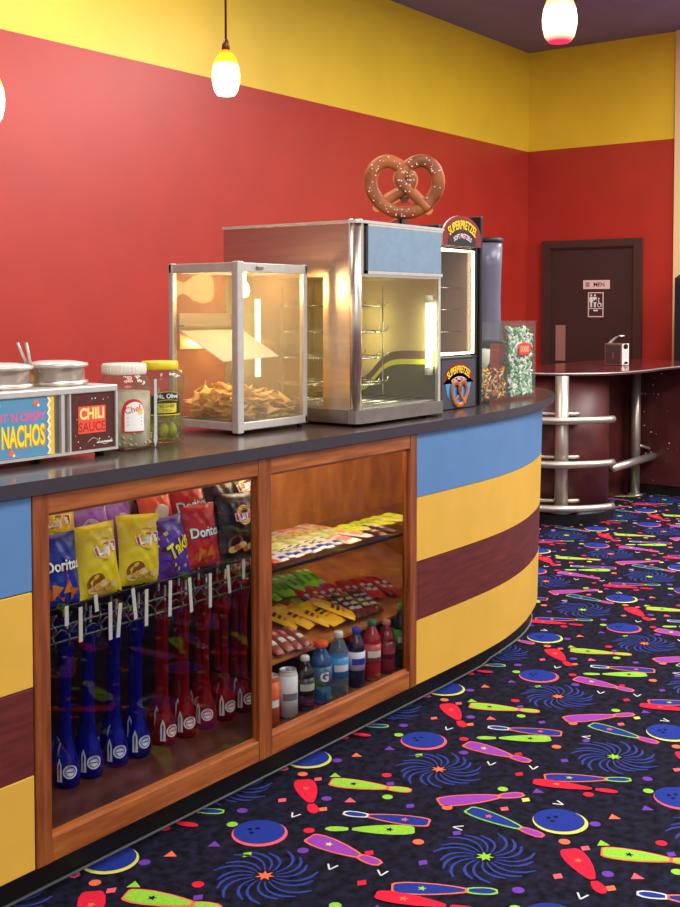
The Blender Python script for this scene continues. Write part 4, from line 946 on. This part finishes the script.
x0, x1, z0, z1 = PX0+0.022, PX1-0.044, 1.268, 1.694
pp = [(x0, z0), (x1, z0), (x1, z1), (x0, z1)]
b.tube([(x0+0.004, PY0+0.006, z0+0.006), (x1-0.006, PY0+0.006, z0+0.006), (x1-0.006, PY0+0.006, z1-0.006), (x0+0.004, PY0+0.006, z1-0.006)], 0.0062, 'neon', 8); b.build('window_light', t)
b = PB(); b.box(x0, x1, PY0+0.014, PY0+0.017, z0, z1, 'glass'); b.build('glass_panel', t)
b = PB()
for z in (1.36, 1.45, 1.54):
    for i in range(5): b.tube([(x0+0.02, PY0+0.06+i*0.06, z), (x1-0.01, PY0+0.06+i*0.06, z)], 0.0022, 'chrome', 5)
b.lathe([(0.005, 1.262), (0.005, 1.70)], 'chrome', (x0+x1)/2, PY0+0.2, 8); b.build('inner_rack', t)
b = PB(); b.box(PX1-0.016, PX1+0.004, PY0-0.010, PY0+0.05, 1.055, 1.835, 'black', 0.004); b.build('side_post', t)

def pretzel_paths(s_):
    q = lambda L: [((x-345)/560*s_, (290-y)/560*s_) for x, y in L]
    a = q([(140, 465), (245, 392), (345, 330), (398, 262), (385, 205), (320, 140), (225, 96), (135, 130), (88, 225), (98, 330), (165, 430), (250, 490), (345, 510), (440, 490), (530, 430), (595, 330), (604, 225), (560, 130), (470, 92), (375, 135), (322, 200), (312, 250), (355, 310), (440, 395), (530, 488)])
    return smoothpath(a, 5)
M['crust'] = mat('pretzel brown', (120, 56, 24), rough=0.42, rgb2=(184, 104, 50), nscale=9, detail=4)
M['crustd'] = mat('pretzel dark', (96, 48, 26), rough=0.5)
def pretzel(b, F, s_, r, salt=True, out=True):
    P = pretzel_paths(s_); n = len(P)
    def strip(rr, d, m):
        L, Rr = [], []
        for i in range(n):
            a = P[max(0, i-1)]; c = P[min(n-1, i+1)]; dx, dy = c[0]-a[0], c[1]-a[1]; l = math.hypot(dx, dy); nx, ny = -dy/l, dx/l
            L.append((P[i][0]+nx*rr, P[i][1]+ny*rr)); Rr.append((P[i][0]-nx*rr, P[i][1]-ny*rr))
        b.add([F(x, y, d) for x, y in L+Rr], [(i, i+1, n+i+1, n+i) for i in range(n-1)], m)
        for e in (P[0], P[-1]): b.poly(circ(e[0], e[1], rr*0.72, n=12), F, d, m)
    if out: strip(r*1.14, 0.0006, 'offwhite' if out == 1 else out)
    rad = []
    for i in range(n):
        e = min(i, n-1-i)/(n/2); rad.append(r*(0.62+0.45*min(1, e*2.2)))
    # relief tube, halves overlap in depth so that strands cross
    mid = []
    for i in range(n):
        t_ = i/(n-1); mid.append(0.35*r+0.5*r*(1-abs(2*t_-1))*0+(0.35*r if t_ > 0.8 else 0))
    b.tube([F(P[i][0], P[i][1], mid[i]) for i in range(n)], rad, 'crust', 12, flat=(1, 0.45, 1))
    if salt:
        for k in range(90):
            i = random.randrange(8, n-8); a = P[i]; o = R(-.7, .7)*r; c = P[i+1]; dx, dy = c[0]-a[0], c[1]-a[1]; l = math.hypot(dx, dy)
            x, y = a[0]-dy/l*o, a[1]+dx/l*o; s2 = r*0.11
            b.add([F(x-s2, y-s2, mid[i]+r*0.42), F(x+s2, y-s2, mid[i]+r*0.42), F(x+s2, y+s2, mid[i]+r*0.42), F(x-s2, y+s2, mid[i]+r*0.42), F(x, y, mid[i]+r*0.52)], [(0, 1, 4), (1, 2, 4), (2, 3, 4), (3, 0, 4)], 'white')
darkred = mat('logo dark red', (124, 26, 30), rough=0.35); logoy = mat('logo yellow', (250, 208, 30), rough=0.35); logop = mat('logo pale pink', (236, 196, 206), rough=0.35); logob = mat('logo sky blue', (60, 150, 206), rough=0.35); logok = mat('logo maroon ink', (60, 16, 20))
def arcband(cx, cy, r0, r1, a0, a1, n=20):
    return [(cx+r0*math.sin(a0+(a1-a0)*i/n), cy+r0*math.cos(a0+(a1-a0)*i/n)) for i in range(n+1)], [(cx+r1*math.sin(a0+(a1-a0)*i/n), cy+r1*math.cos(a0+(a1-a0)*i/n)) for i in range(n+1)]
def logo_text(b, F, cx, cy, k=1.0):
    A_ = 0.19*k
    b.text('SUPERPRETZEL', 0.050*k, F, 0.0012, logok, cx, cy, bold=0.0035*k, xs=0.70, arc=A_)
    b.text('SUPERPRETZEL', 0.050*k, F, 0.0018, logoy, cx, cy, bold=0.0014*k, xs=0.70, arc=A_)
    b.text('SOFT PRETZELS', 0.026*k, F, 0.0018, logop, cx, cy-0.045*k, bold=0.0010*k, xs=0.80, arc=A_-0.045*k)
# top sign
b = PB(); F = FY(3.965, PY0-0.002, 1.79)
outl = [(-0.150, -0.085)]+[(0.150*math.sin(-PI/2+PI*i/16), -0.05+0.088*math.cos(-PI/2+PI*i/16)) for i in range(17)]+[(0.150, -0.085)]
b.prism(outl, F, 0.0, 0.008, darkred, logop)
inn = [(x*0.72, -0.085+(y+0.085)*0.52) for x, y in outl]
F2 = FY(3.965, PY0-0.0105, 1.79)
b.poly(inn, F2, 0.0004, 'black')
logo_text(b, F2, 0.0, 0.0, 0.98)
o = b.build('top_sign', t)
# lower sign
b = PB(); F = FY(3.950, PY0-0.002, 1.155)
b.prism(rect(-0.13, 0.135, -0.10, 0.095), F, 0, 0.002, mat('slate sign board', (64, 60, 74), rough=0.3))
fan = [(0.118*math.sin(a)*(1.0), -0.02+0.02+0.085*math.cos(a)) for a in [-PI*0.5+PI*i/16 for i in range(17)]]
b.poly([(-0.105, 0.02), (0.105, 0.02), (0.085, -0.045), (0.05, -0.082), (0, -0.092), (-0.05, -0.082), (-0.085, -0.045)], F, 0.0024, logob)
b.poly([(-0.12, 0.0)]+fan+[(0.12, 0.0), (0.07, 0.03), (0, 0.045), (-0.07, 0.03)], F, 0.0028, darkred)
F3 = FY(3.950, PY0-0.0052, 1.155)
logo_text(b, F3, 0.0, 0.055, 0.80)
pretzel(b, FY(3.950, PY0-0.0052, 1.115), 0.125, 0.010, salt=False, out=False)
b.build('lower_sign', t)
# pretzel topper
b = MB(); b.X = Matrix.Translation((3.93-PX0, 2.62-PY0, 1.962-1.05)) @ Matrix.Rotation(math.radians(-54), 4, 'Z'); F = lambda x, y, d: (x, -d, y*0.95)
pretzel(b, F, 0.300, 0.025, True, mat('pale orange outline', (240, 150, 90)))
b.add([F(-0.02, -0.05, 0.002), F(0.02, -0.05, 0.002), F(0.012, -0.075, 0.002), F(-0.012, -0.075, 0.002)], [(0, 1, 2, 3)], 'crustd')
b.build('pretzel_topper', t)
b = PB(); F = FY(3.95, 2.645, 1.80)
b.prism(smoothpath([(-0.16, -0.015), (-0.16, 0.0), (-0.08, 0.012), (0, 0.03), (0.08, 0.012), (0.16, 0.0), (0.16, -0.015)], 3), F, -0.01, 0.002, darkred, mat('orange edge', (236, 130, 60))); b.box(3.935, 3.955, 2.635, 2.65, 1.785, 1.86, 'black'); b.build('topper_base', t)

# ------------------------------------------------------------------ cup dispenser tube
t = thing('cup_dispenser', 'tall grey-violet curved dispenser tube with black rims, right of the black pretzel case', 'dispenser', (4.76, 2.70, 1.05))
b = MB(); M['tube'] = mat('grey violet plastic', (104, 102, 122), rough=0.3, noise=0.05, nscale=8)
b.lathe([(0.0, 0.25), (0.083, 0.25), (0.080, 0.26), (0.074, 0.30), (0.068, 0.36), (0.066, 0.45), (0.070, 0.60), (0.074, 0.72), (0, 0.72)], 'tube', n=36); b.build('tube_body', t)
b = MB(); b.lathe([(0.075, 0.715), (0.077, 0.72), (0.077, 0.735), (0.073, 0.738), (0, 0.738)], 'black', n=36); b.build('top_rim', t)
b = MB(); b.lathe([(0, 0.24), (0.083, 0.24), (0.0855, 0.246), (0.084, 0.254)], 'black', n=36); b.build('bottom_rim', t)
b = MB(); b.lathe([(0.02, 0.01), (0.02, 0.25)], 'black', n=16); b.lathe([(0.0, 0.0005), (0.08, 0.0005), (0.08, 0.012), (0.02, 0.014), (0, 0.014)], 'black', n=24); b.build('stand', t)

# ------------------------------------------------------------------ acrylic bins
def bin_(x0, x1, y0, y1, h, label):
    t = thing('acrylic_bin', label, 'bin', (x0, y0, 1.05)); w, d = x1-x0, y1-y0
    b = MB(); th = 0.003
    b.box(0, w, 0, th, 0.012, h, 'acryl'); b.box(0, w, d-th, d, 0.012, h, 'acryl'); b.box(0, th, th, d-th, 0.012, h, 'acryl'); b.box(w-th, w, th, d-th, 0.012, h, 'acryl'); b.build('bin_wall', t)
    b = MB(); b.box(-0.002, w+0.002, -0.002, d+0.002, 0.0008, 0.012, 'acryl'); b.build('bin_base', t)
    b = MB(); b.box(-0.003, w+0.003, -0.003, d+0.003, h, h+0.006, 'acryl'); b.build('bin_lid', t)
    return t
t = bin_(4.16, 4.402, 2.385, 2.555, 0.345, 'clear acrylic bin of snack sticks with a white scoop, beside black pretzel case')
def pile(name, x0, x1, y0, y1, z0, z1, n, L, r, cols, label, cat):
    b = MB()
    for k in range(n):
        x, y, z = R(x0+.01, x1-.01), R(y0+.01, y1-.01), R(z0+.006, z1-.01)
        if k % 2: y = y0+0.006+R(0, .012)
        a = R(0, PI); e = R(-.7, .7); l = L*R(.5, 1)/2
        dx, dy, dz = l*math.cos(a)*math.cos(e), l*math.sin(a)*math.cos(e)*0.6, l*math.sin(e)*1.6
        cl = lambda v, lo, hi: max(lo, min(hi, v))
        p = [(cl(x+s_*dx, x0+r, x1-r), cl(y+s_*dy, y0+r, y1-r), cl(z+s_*dz, z0+r, z1)) for s_ in (-1, 0, 1)]
        b.tube(p, r, random.choice(cols), 5)
    return tag(b.build(name), label, cat, None, 'stuff')
sy = [cm('straw yellow', (232, 190, 50)), cm('stick brown', (120, 66, 36)), cm('stick gold', (214, 150, 50)), cm('stick cream', (226, 206, 170)), cm('stick red', (196, 70, 40)), cm('stick dark', (60, 30, 30))]
pile('snack_sticks', 4.166, 4.396, 2.391, 2.549, 1.064, 1.20, 330, 0.07, 0.005, sy, 'brown and yellow snack sticks heaped in the left acrylic bin', 'snack sticks')
tt = thing('serving_scoop', 'white plastic scoop lying on the snack sticks in the left acrylic bin', 'scoop', (4.235, 2.435, 1.195))
b = MB(); b.lathe([(0, 0.0), (0.03, 0.004), (0.042, 0.03), (0.045, 0.085), (0.043, 0.087), (0.04, 0.03), (0.028, 0.007), (0, 0.003)], 'offwhite', n=24); b.build('scoop_bowl', tt)
b = MB(); b.tube([(0.04, 0.02, 0.05), (0.09, 0.04, 0.07), (0.13, 0.05, 0.08)], 0.006, 'offwhite', 8); b.build('scoop_handle', tt)
t = bin_(4.416, 4.655, 2.385, 2.442, 0.345, 'clear acrylic bin packed with green and white mints, right end of the countertop items')
sg = [cm('mint white', (240, 242, 236)), cm('mint white', (240, 242, 236)), cm('mint white', (240, 242, 236)), cm('mint green', (100, 186, 110)), cm('mint pale', (180, 216, 186)), cm('mint grey', (190, 190, 180)), cm('mint white', (240, 242, 236)), cm('mint leaf', (60, 130, 60))]
pile('wrapped_mints', 4.422, 4.649, 2.390, 2.437, 1.064, 1.375, 520, 0.05, 0.006, sg, 'green and white wrapped mints filling the right acrylic bin', 'mints')
b = MB(); F = lambda x, y, d: (0.13+x, -0.0005-d, 0.225+y)
b.prism([(-0.055, -0.02), (-0.02, -0.028), (0.055, -0.022), (0.058, 0.02), (0.0, 0.03), (-0.05, 0.022)], F, 0, 0.001, cm('label bright red', (222, 50, 40)))
for k_ in range(4): b.ring(circ(-0.03+0.02*k_, 0.0, 0.005, 0.009, 10), circ(-0.03+0.02*k_, 0.0, 0.009, 0.014, 10), F, 0.0014, cm('label pale', (250, 200, 150)))
b.build('bin_label', t)

# ------------------------------------------------------------------ pendants
def pendant(x, y, zb, h, r, hot, rim, label, st):
    t = thing('pendant_lamp', label, 'pendant lamp', (x, y, zb), 0, 'pendant lamps')
    b = MB(); prof = [(r*0.62, 0.0), (r*0.84, h*0.10), (r*0.98, h*0.30), (r, h*0.45), (r*0.93, h*0.62), (r*0.74, h*0.8), (r*0.45, h*0.94), (r*0.25, h)]
    m = bpy.data.materials.new('pendant shade glass'); m.use_nodes = True; nt = m.node_tree; nt.nodes.clear()
    out = nt.nodes.new('ShaderNodeOutputMaterial'); e = nt.nodes.new('ShaderNodeEmission'); tc = nt.nodes.new('ShaderNodeTexCoord'); sx = nt.nodes.new('ShaderNodeSeparateXYZ'); mr = nt.nodes.new('ShaderNodeMapRange'); cr_ = nt.nodes.new('ShaderNodeValToRGB')
    mr.inputs[1].default_value = 0; mr.inputs[2].default_value = h
    nt.links.new(tc.outputs['Object'], sx.inputs[0]); nt.links.new(sx.outputs['Z'], mr.inputs[0]); nt.links.new(mr.outputs[0], cr_.inputs[0])
    st_ = hot
    cr_.color_ramp.elements[0].position = st_[0][0]; cr_.color_ramp.elements[0].color = s2l(st_[0][1])
    cr_.color_ramp.elements[1].position = st_[-1][0]; cr_.color_ramp.elements[1].color = s2l(st_[-1][1])
    for p_, c_ in st_[1:-1]: el = cr_.color_ramp.elements.new(p_); el.color = s2l(c_)
    nt.links.new(cr_.outputs[0], e.inputs[0]); e.inputs[1].default_value = st
    nt.links.new(e.outputs[0], out.inputs[0])
    b.lathe(prof+[(r*0.24, h*0.995), (r*0.4, h*0.93), (r*0.7, h*0.78), (r*0.9, h*0.6), (r*0.96, h*0.45), (r*0.94, h*0.3), (r*0.8, h*0.1), (r*0.6, 0.002)], m, n=32); b.build('lamp_shade', t)
    b = MB(); b.lathe([(r*0.28, h*0.985), (r*0.28, h+0.015), (r*0.14, h+0.035), (0, h+0.036)], mat('bronze fitting', (110, 62, 30), rough=0.4, metal=0.4), n=16); b.build('lamp_holder', t)
    b = MB(); b.tube([(0, 0, h+0.03), (0, 0, CZ-zb-0.02)], 0.004, mat('brown cord', (96, 60, 30)), 6); b.build('cord', t)
    b = MB(); b.lathe([(0, CZ-zb-0.025), (0.05, CZ-zb-0.02), (0.055, CZ-zb), (0, CZ-zb)], 'black', n=20); b.build('ceiling_cup', t)
    b = MB(); b.lathe([(0, h*0.2), (r*0.35, h*0.3), (r*0.4, h*0.45), (r*0.2, h*0.65), (0, h*0.7)], emis('bulb glow', (255, 220, 160), 12), n=16); b.build('bulb', t)
    return t
pendant(2.83, 2.60, 2.166, 0.150, 0.047, [(0.0, (255, 225, 180)), (0.58, (255, 225, 170)), (0.72, (240, 170, 20)), (1.0, (170, 66, 20))], None, 'amber glass pendant lamp glowing over the middle of the counter', 5.5)
pendant(1.888, 2.60, 1.953, 0.150, 0.047, [(0.0, (255, 225, 180)), (0.58, (255, 225, 170)), (0.72, (240, 170, 20)), (1.0, (170, 66, 20))], None, 'amber glass pendant lamp cut off by the left edge', 5.5)
pendant(5.31, 2.60, 2.800, 0.26, 0.088, [(0.0, (200, 24, 50)), (0.07, (255, 120, 90)), (0.16, (255, 230, 190)), (0.55, (255, 236, 190)), (0.75, (240, 150, 70)), (1.0, (220, 40, 50))], None, 'red-rimmed glass pendant lamp glowing below the purple ceiling, top right', 5.0)

# ------------------------------------------------------------------ bar table
BX, BY = 7.30, 3.60
t = thing('bar_counter', 'dark maroon bar-height counter with curved end, in front of the restroom door', 'bar counter', (BX, BY, 0))
def CBm():
    b = MB(); b.X = Matrix.Translation((-BX, -BY, 0)); return b
b = CBm(); tp = smoothpath([(6.86, 3.62), (6.88, 3.46), (6.93, 3.36), (7.02, 3.25), (7.16, 3.15), (7.36, 3.09), (7.65, 3.06), (8.0, 3.07), (8.3, 3.06)], 4)
top = tp+[(8.42, 2.95), (8.42, 1.9), (9.1, 1.9), (9.1, 3.75), (8.8, 3.90), (7.45, 3.90), (7.1, 3.85), (6.93, 3.76)]
b.prism(top, FZ(0, 0, 0), 1.003, 1.028, 'maroontop', 'maroon'); b.tube([(x, y, 1.017) for x, y in tp+[(8.42, 2.95), (8.42, 1.9)]], 0.006, 'brushed', 8); b.build('table_top', t)
b = CBm(); b.lathe([(0.385, 0.03), (0.385, 1.003)], 'maroon', BX, BY, 40); b.build('round_end', t)
b = CBm(); b.lathe([(0, 0), (0.43, 0.0), (0.43, 0.07), (0.42, 0.085), (0, 0.085)], 'kick', BX, BY, 40, smooth=False); b.build('plinth', t)
b = CBm(); b.box(7.35, 8.52, 3.55, 3.62, 0.0, 1.003, 'maroon'); b.build('bar_panel', t)
b = CBm(); b.box(8.52, 8.60, 1.95, 3.62, 0.08, 1.003, 'speckle' if 'speckle' in M else 'maroon'); b.box(8.53, 8.60, 1.95, 3.62, 0, 0.08, 'black')
for k in range(150):
    y, z = R(2.0, 3.45), R(0.1, 0.97); s_ = R(0.002, 0.007)
    b.add([(8.5195, y-s_, z), (8.5195, y, z-s_), (8.5195, y+s_, z), (8.5195, y, z+s_)], [(0, 1, 2, 3)], random.choice(['cwhite', 'cpink', 'carm', 'cwhite', 'corange']))
o = b.build('speckled_panel', t); o['label'] = 'maroon panel flecked with small coloured dots'
b = CBm(); b.lathe([(0.046, 0.085), (0.046, 1.003)], 'brushed', 6.945, 3.362, 20); b.lathe([(0.07, 0.085), (0.07, 0.092), (0.046, 0.1)], 'brushed', 6.945, 3.362, 20); b.build('support_pole', t)
b = CBm(); b.lathe([(0.036, 0.0), (0.036, 1.003)], 'brushed', 8.40, 3.44, 20); b.lathe([(0.06, 0.0), (0.06, 0.01), (0.036, 0.02)], 'brushed', 8.40, 3.44, 20); b.build('support_pole', t)
for z in (0.712, 0.42, 0.125):
    b = CBm(); A0, A1 = math.radians(150), math.radians(256)
    b.tube([(BX+0.52*math.cos(A0+(A1-A0)*i/24), BY+0.52*math.sin(A0+(A1-A0)*i/24), z) for i in range(25)], 0.024, 'brushed', 12)
    A0, A1 = math.radians(160), math.radians(232)
    b.tube([(BX+0.40*math.cos(A0+(A1-A0)*i/20), BY+0.40*math.sin(A0+(A1-A0)*i/20), z+0.035) for i in range(21)], 0.012, 'brushed', 8)
    ii = [(BX+0.39*math.cos(A0+(A1-A0)*i/20), BY+0.39*math.sin(A0+(A1-A0)*i/20)) for i in range(21)]; oo = [(BX+0.50*math.cos(A0+(A1-A0)*i/20), BY+0.50*math.sin(A0+(A1-A0)*i/20)) for i in range(21)]
    b.prism(ii+oo[::-1], FZ(0, 0, 0), z-0.028, z-0.020, 'brushed'); b.build('ring_footrest', t)
b = CBm(); b.tube([(7.70, 3.33, 0.30), (8.66, 3.35, 0.30)], 0.030, 'brushed', 12); b.lathe([(0, 0), (0, 0)], 'brushed') if False else None; b.build('foot_rail', t)
b = CBm(); b.tube([(8.40, 3.44, 0.40), (8.45, 3.40, 0.38), (8.62, 3.35, 0.33)], 0.012, 'brushed', 8); b.build('rail_bracket', t)

t = thing('napkin_dispenser', 'small dark napkin dispenser with a napkin sticking out, on the maroon bar counter', 'napkin dispenser', (7.97, 3.37, 1.028))
b = MB(); b.box(0, 0.125, 0.008, 0.145, 0.001, 0.165, 'steeld', 0.004); b.build('dispenser_body', t)
b = MB(); b.box(-0.002, 0.0, 0.02, 0.135, 0.012, 0.15, mat('dark brown side plate', (66, 44, 44))); b.box(-0.003, -0.002, 0.07, 0.082, 0.05, 0.10, 'steeld'); b.build('side_plate', t)
b = MB(); F = FY(0.0, 0.008, 0.0); b.prism(rect(0.004, 0.121, 0.004, 0.162), F, 0, 0.004, 'offwhite'); b.poly(circ(0.062, 0.140, 0.045, 0.020, 18), F, 0.0045, 'black'); b.poly(rect(0.02, 0.105, 0.045, 0.11), F, 0.0045, mat('lilac print', (196, 196, 214))); b.poly([(0.015, 0.008), (0.11, 0.012), (0.10, 0.026), (0.05, 0.03)], F, 0.0045, 'black'); b.build('face_plate', t)
b = MB(); b.grid(lambda i, j: (0.03+0.07*i+0.03*j, 0.13-0.09*j, 0.165+0.055*math.sin(j*PI*0.62)+0.004*i), 4, 8, 'white'); b.grid(lambda i, j: (0.03+0.07*i+0.03*j, 0.13-0.09*j, 0.163+0.055*math.sin(j*PI*0.62)+0.004*i), 4, 8, 'white'); b.build('napkin', t)

# ------------------------------------------------------------------ lights
def area(name, loc, sx, sy, power, color=(1, 1, 1), rot=(0, 0, 0)):
    l = bpy.data.lights.new(name, 'AREA'); l.shape = 'RECTANGLE'; l.size = sx; l.size_y = sy; l.energy = power; l.color = color
    o = bpy.data.objects.new(name, l); COL.objects.link(o); o.location = loc; o.rotation_euler = rot; return o
area('unseen_overhead_light', (1.5, 0.3, 3.88), 2.2, 1.2, 95, (1.0, 0.95, 0.88))
area('unseen_overhead_light', (5.0, 0.0, 3.88), 2.4, 1.2, 160, (1.0, 0.94, 0.88))
area('unseen_overhead_light', (8.4, -0.9, 3.88), 3.0, 3.0, 420, (1.0, 0.92, 0.90))  # added out of view to throw the broad glare onto the left wall
area('unseen_overhead_light', (7.5, 2.2, 3.88), 1.6, 0.6, 110, (1.0, 0.94, 0.88))
area('unseen_overhead_light', (3.5, 3.9, 3.88), 3.4, 0.8, 100, (1.0, 0.92, 0.84))
area('unseen_overhead_light', (0.0, -2.5, 3.6), 3.0, 2.0, 90, (1.0, 0.96, 0.92), (math.radians(45), 0, math.radians(-40)))

w = bpy.data.worlds.new('World'); scene.world = w; w.use_nodes = True
w.node_tree.nodes['Background'].inputs[0].default_value = (1.0, 0.93, 0.88, 1); w.node_tree.nodes['Background'].inputs[1].default_value = 0.7

# ------------------------------------------------------------------ camera
cam = bpy.data.cameras.new('Camera'); co = bpy.data.objects.new('Camera', cam); COL.objects.link(co)
co.location = (0, 0, H)
yaw, pitch = math.radians(36.9), math.radians(-2.45)
co.rotation_euler = (math.radians(90)+pitch, 0, yaw-math.radians(90))
cam.sensor_fit = 'VERTICAL'; cam.sensor_height = 24.0; cam.sensor_width = 18.0
cam.lens = 1137.0/907.0*24.0
cam.shift_x = 0.0; cam.shift_y = -(453.5-356.0)/907.0
cam.clip_start = 0.05; cam.clip_end = 100
scene.camera = co
scene.view_settings.view_transform = 'Standard'; scene.view_settings.look = 'None'
scene.view_settings.exposure = 0.0; scene.view_settings.gamma = 1.0; scene.view_settings.use_curve_mapping = False
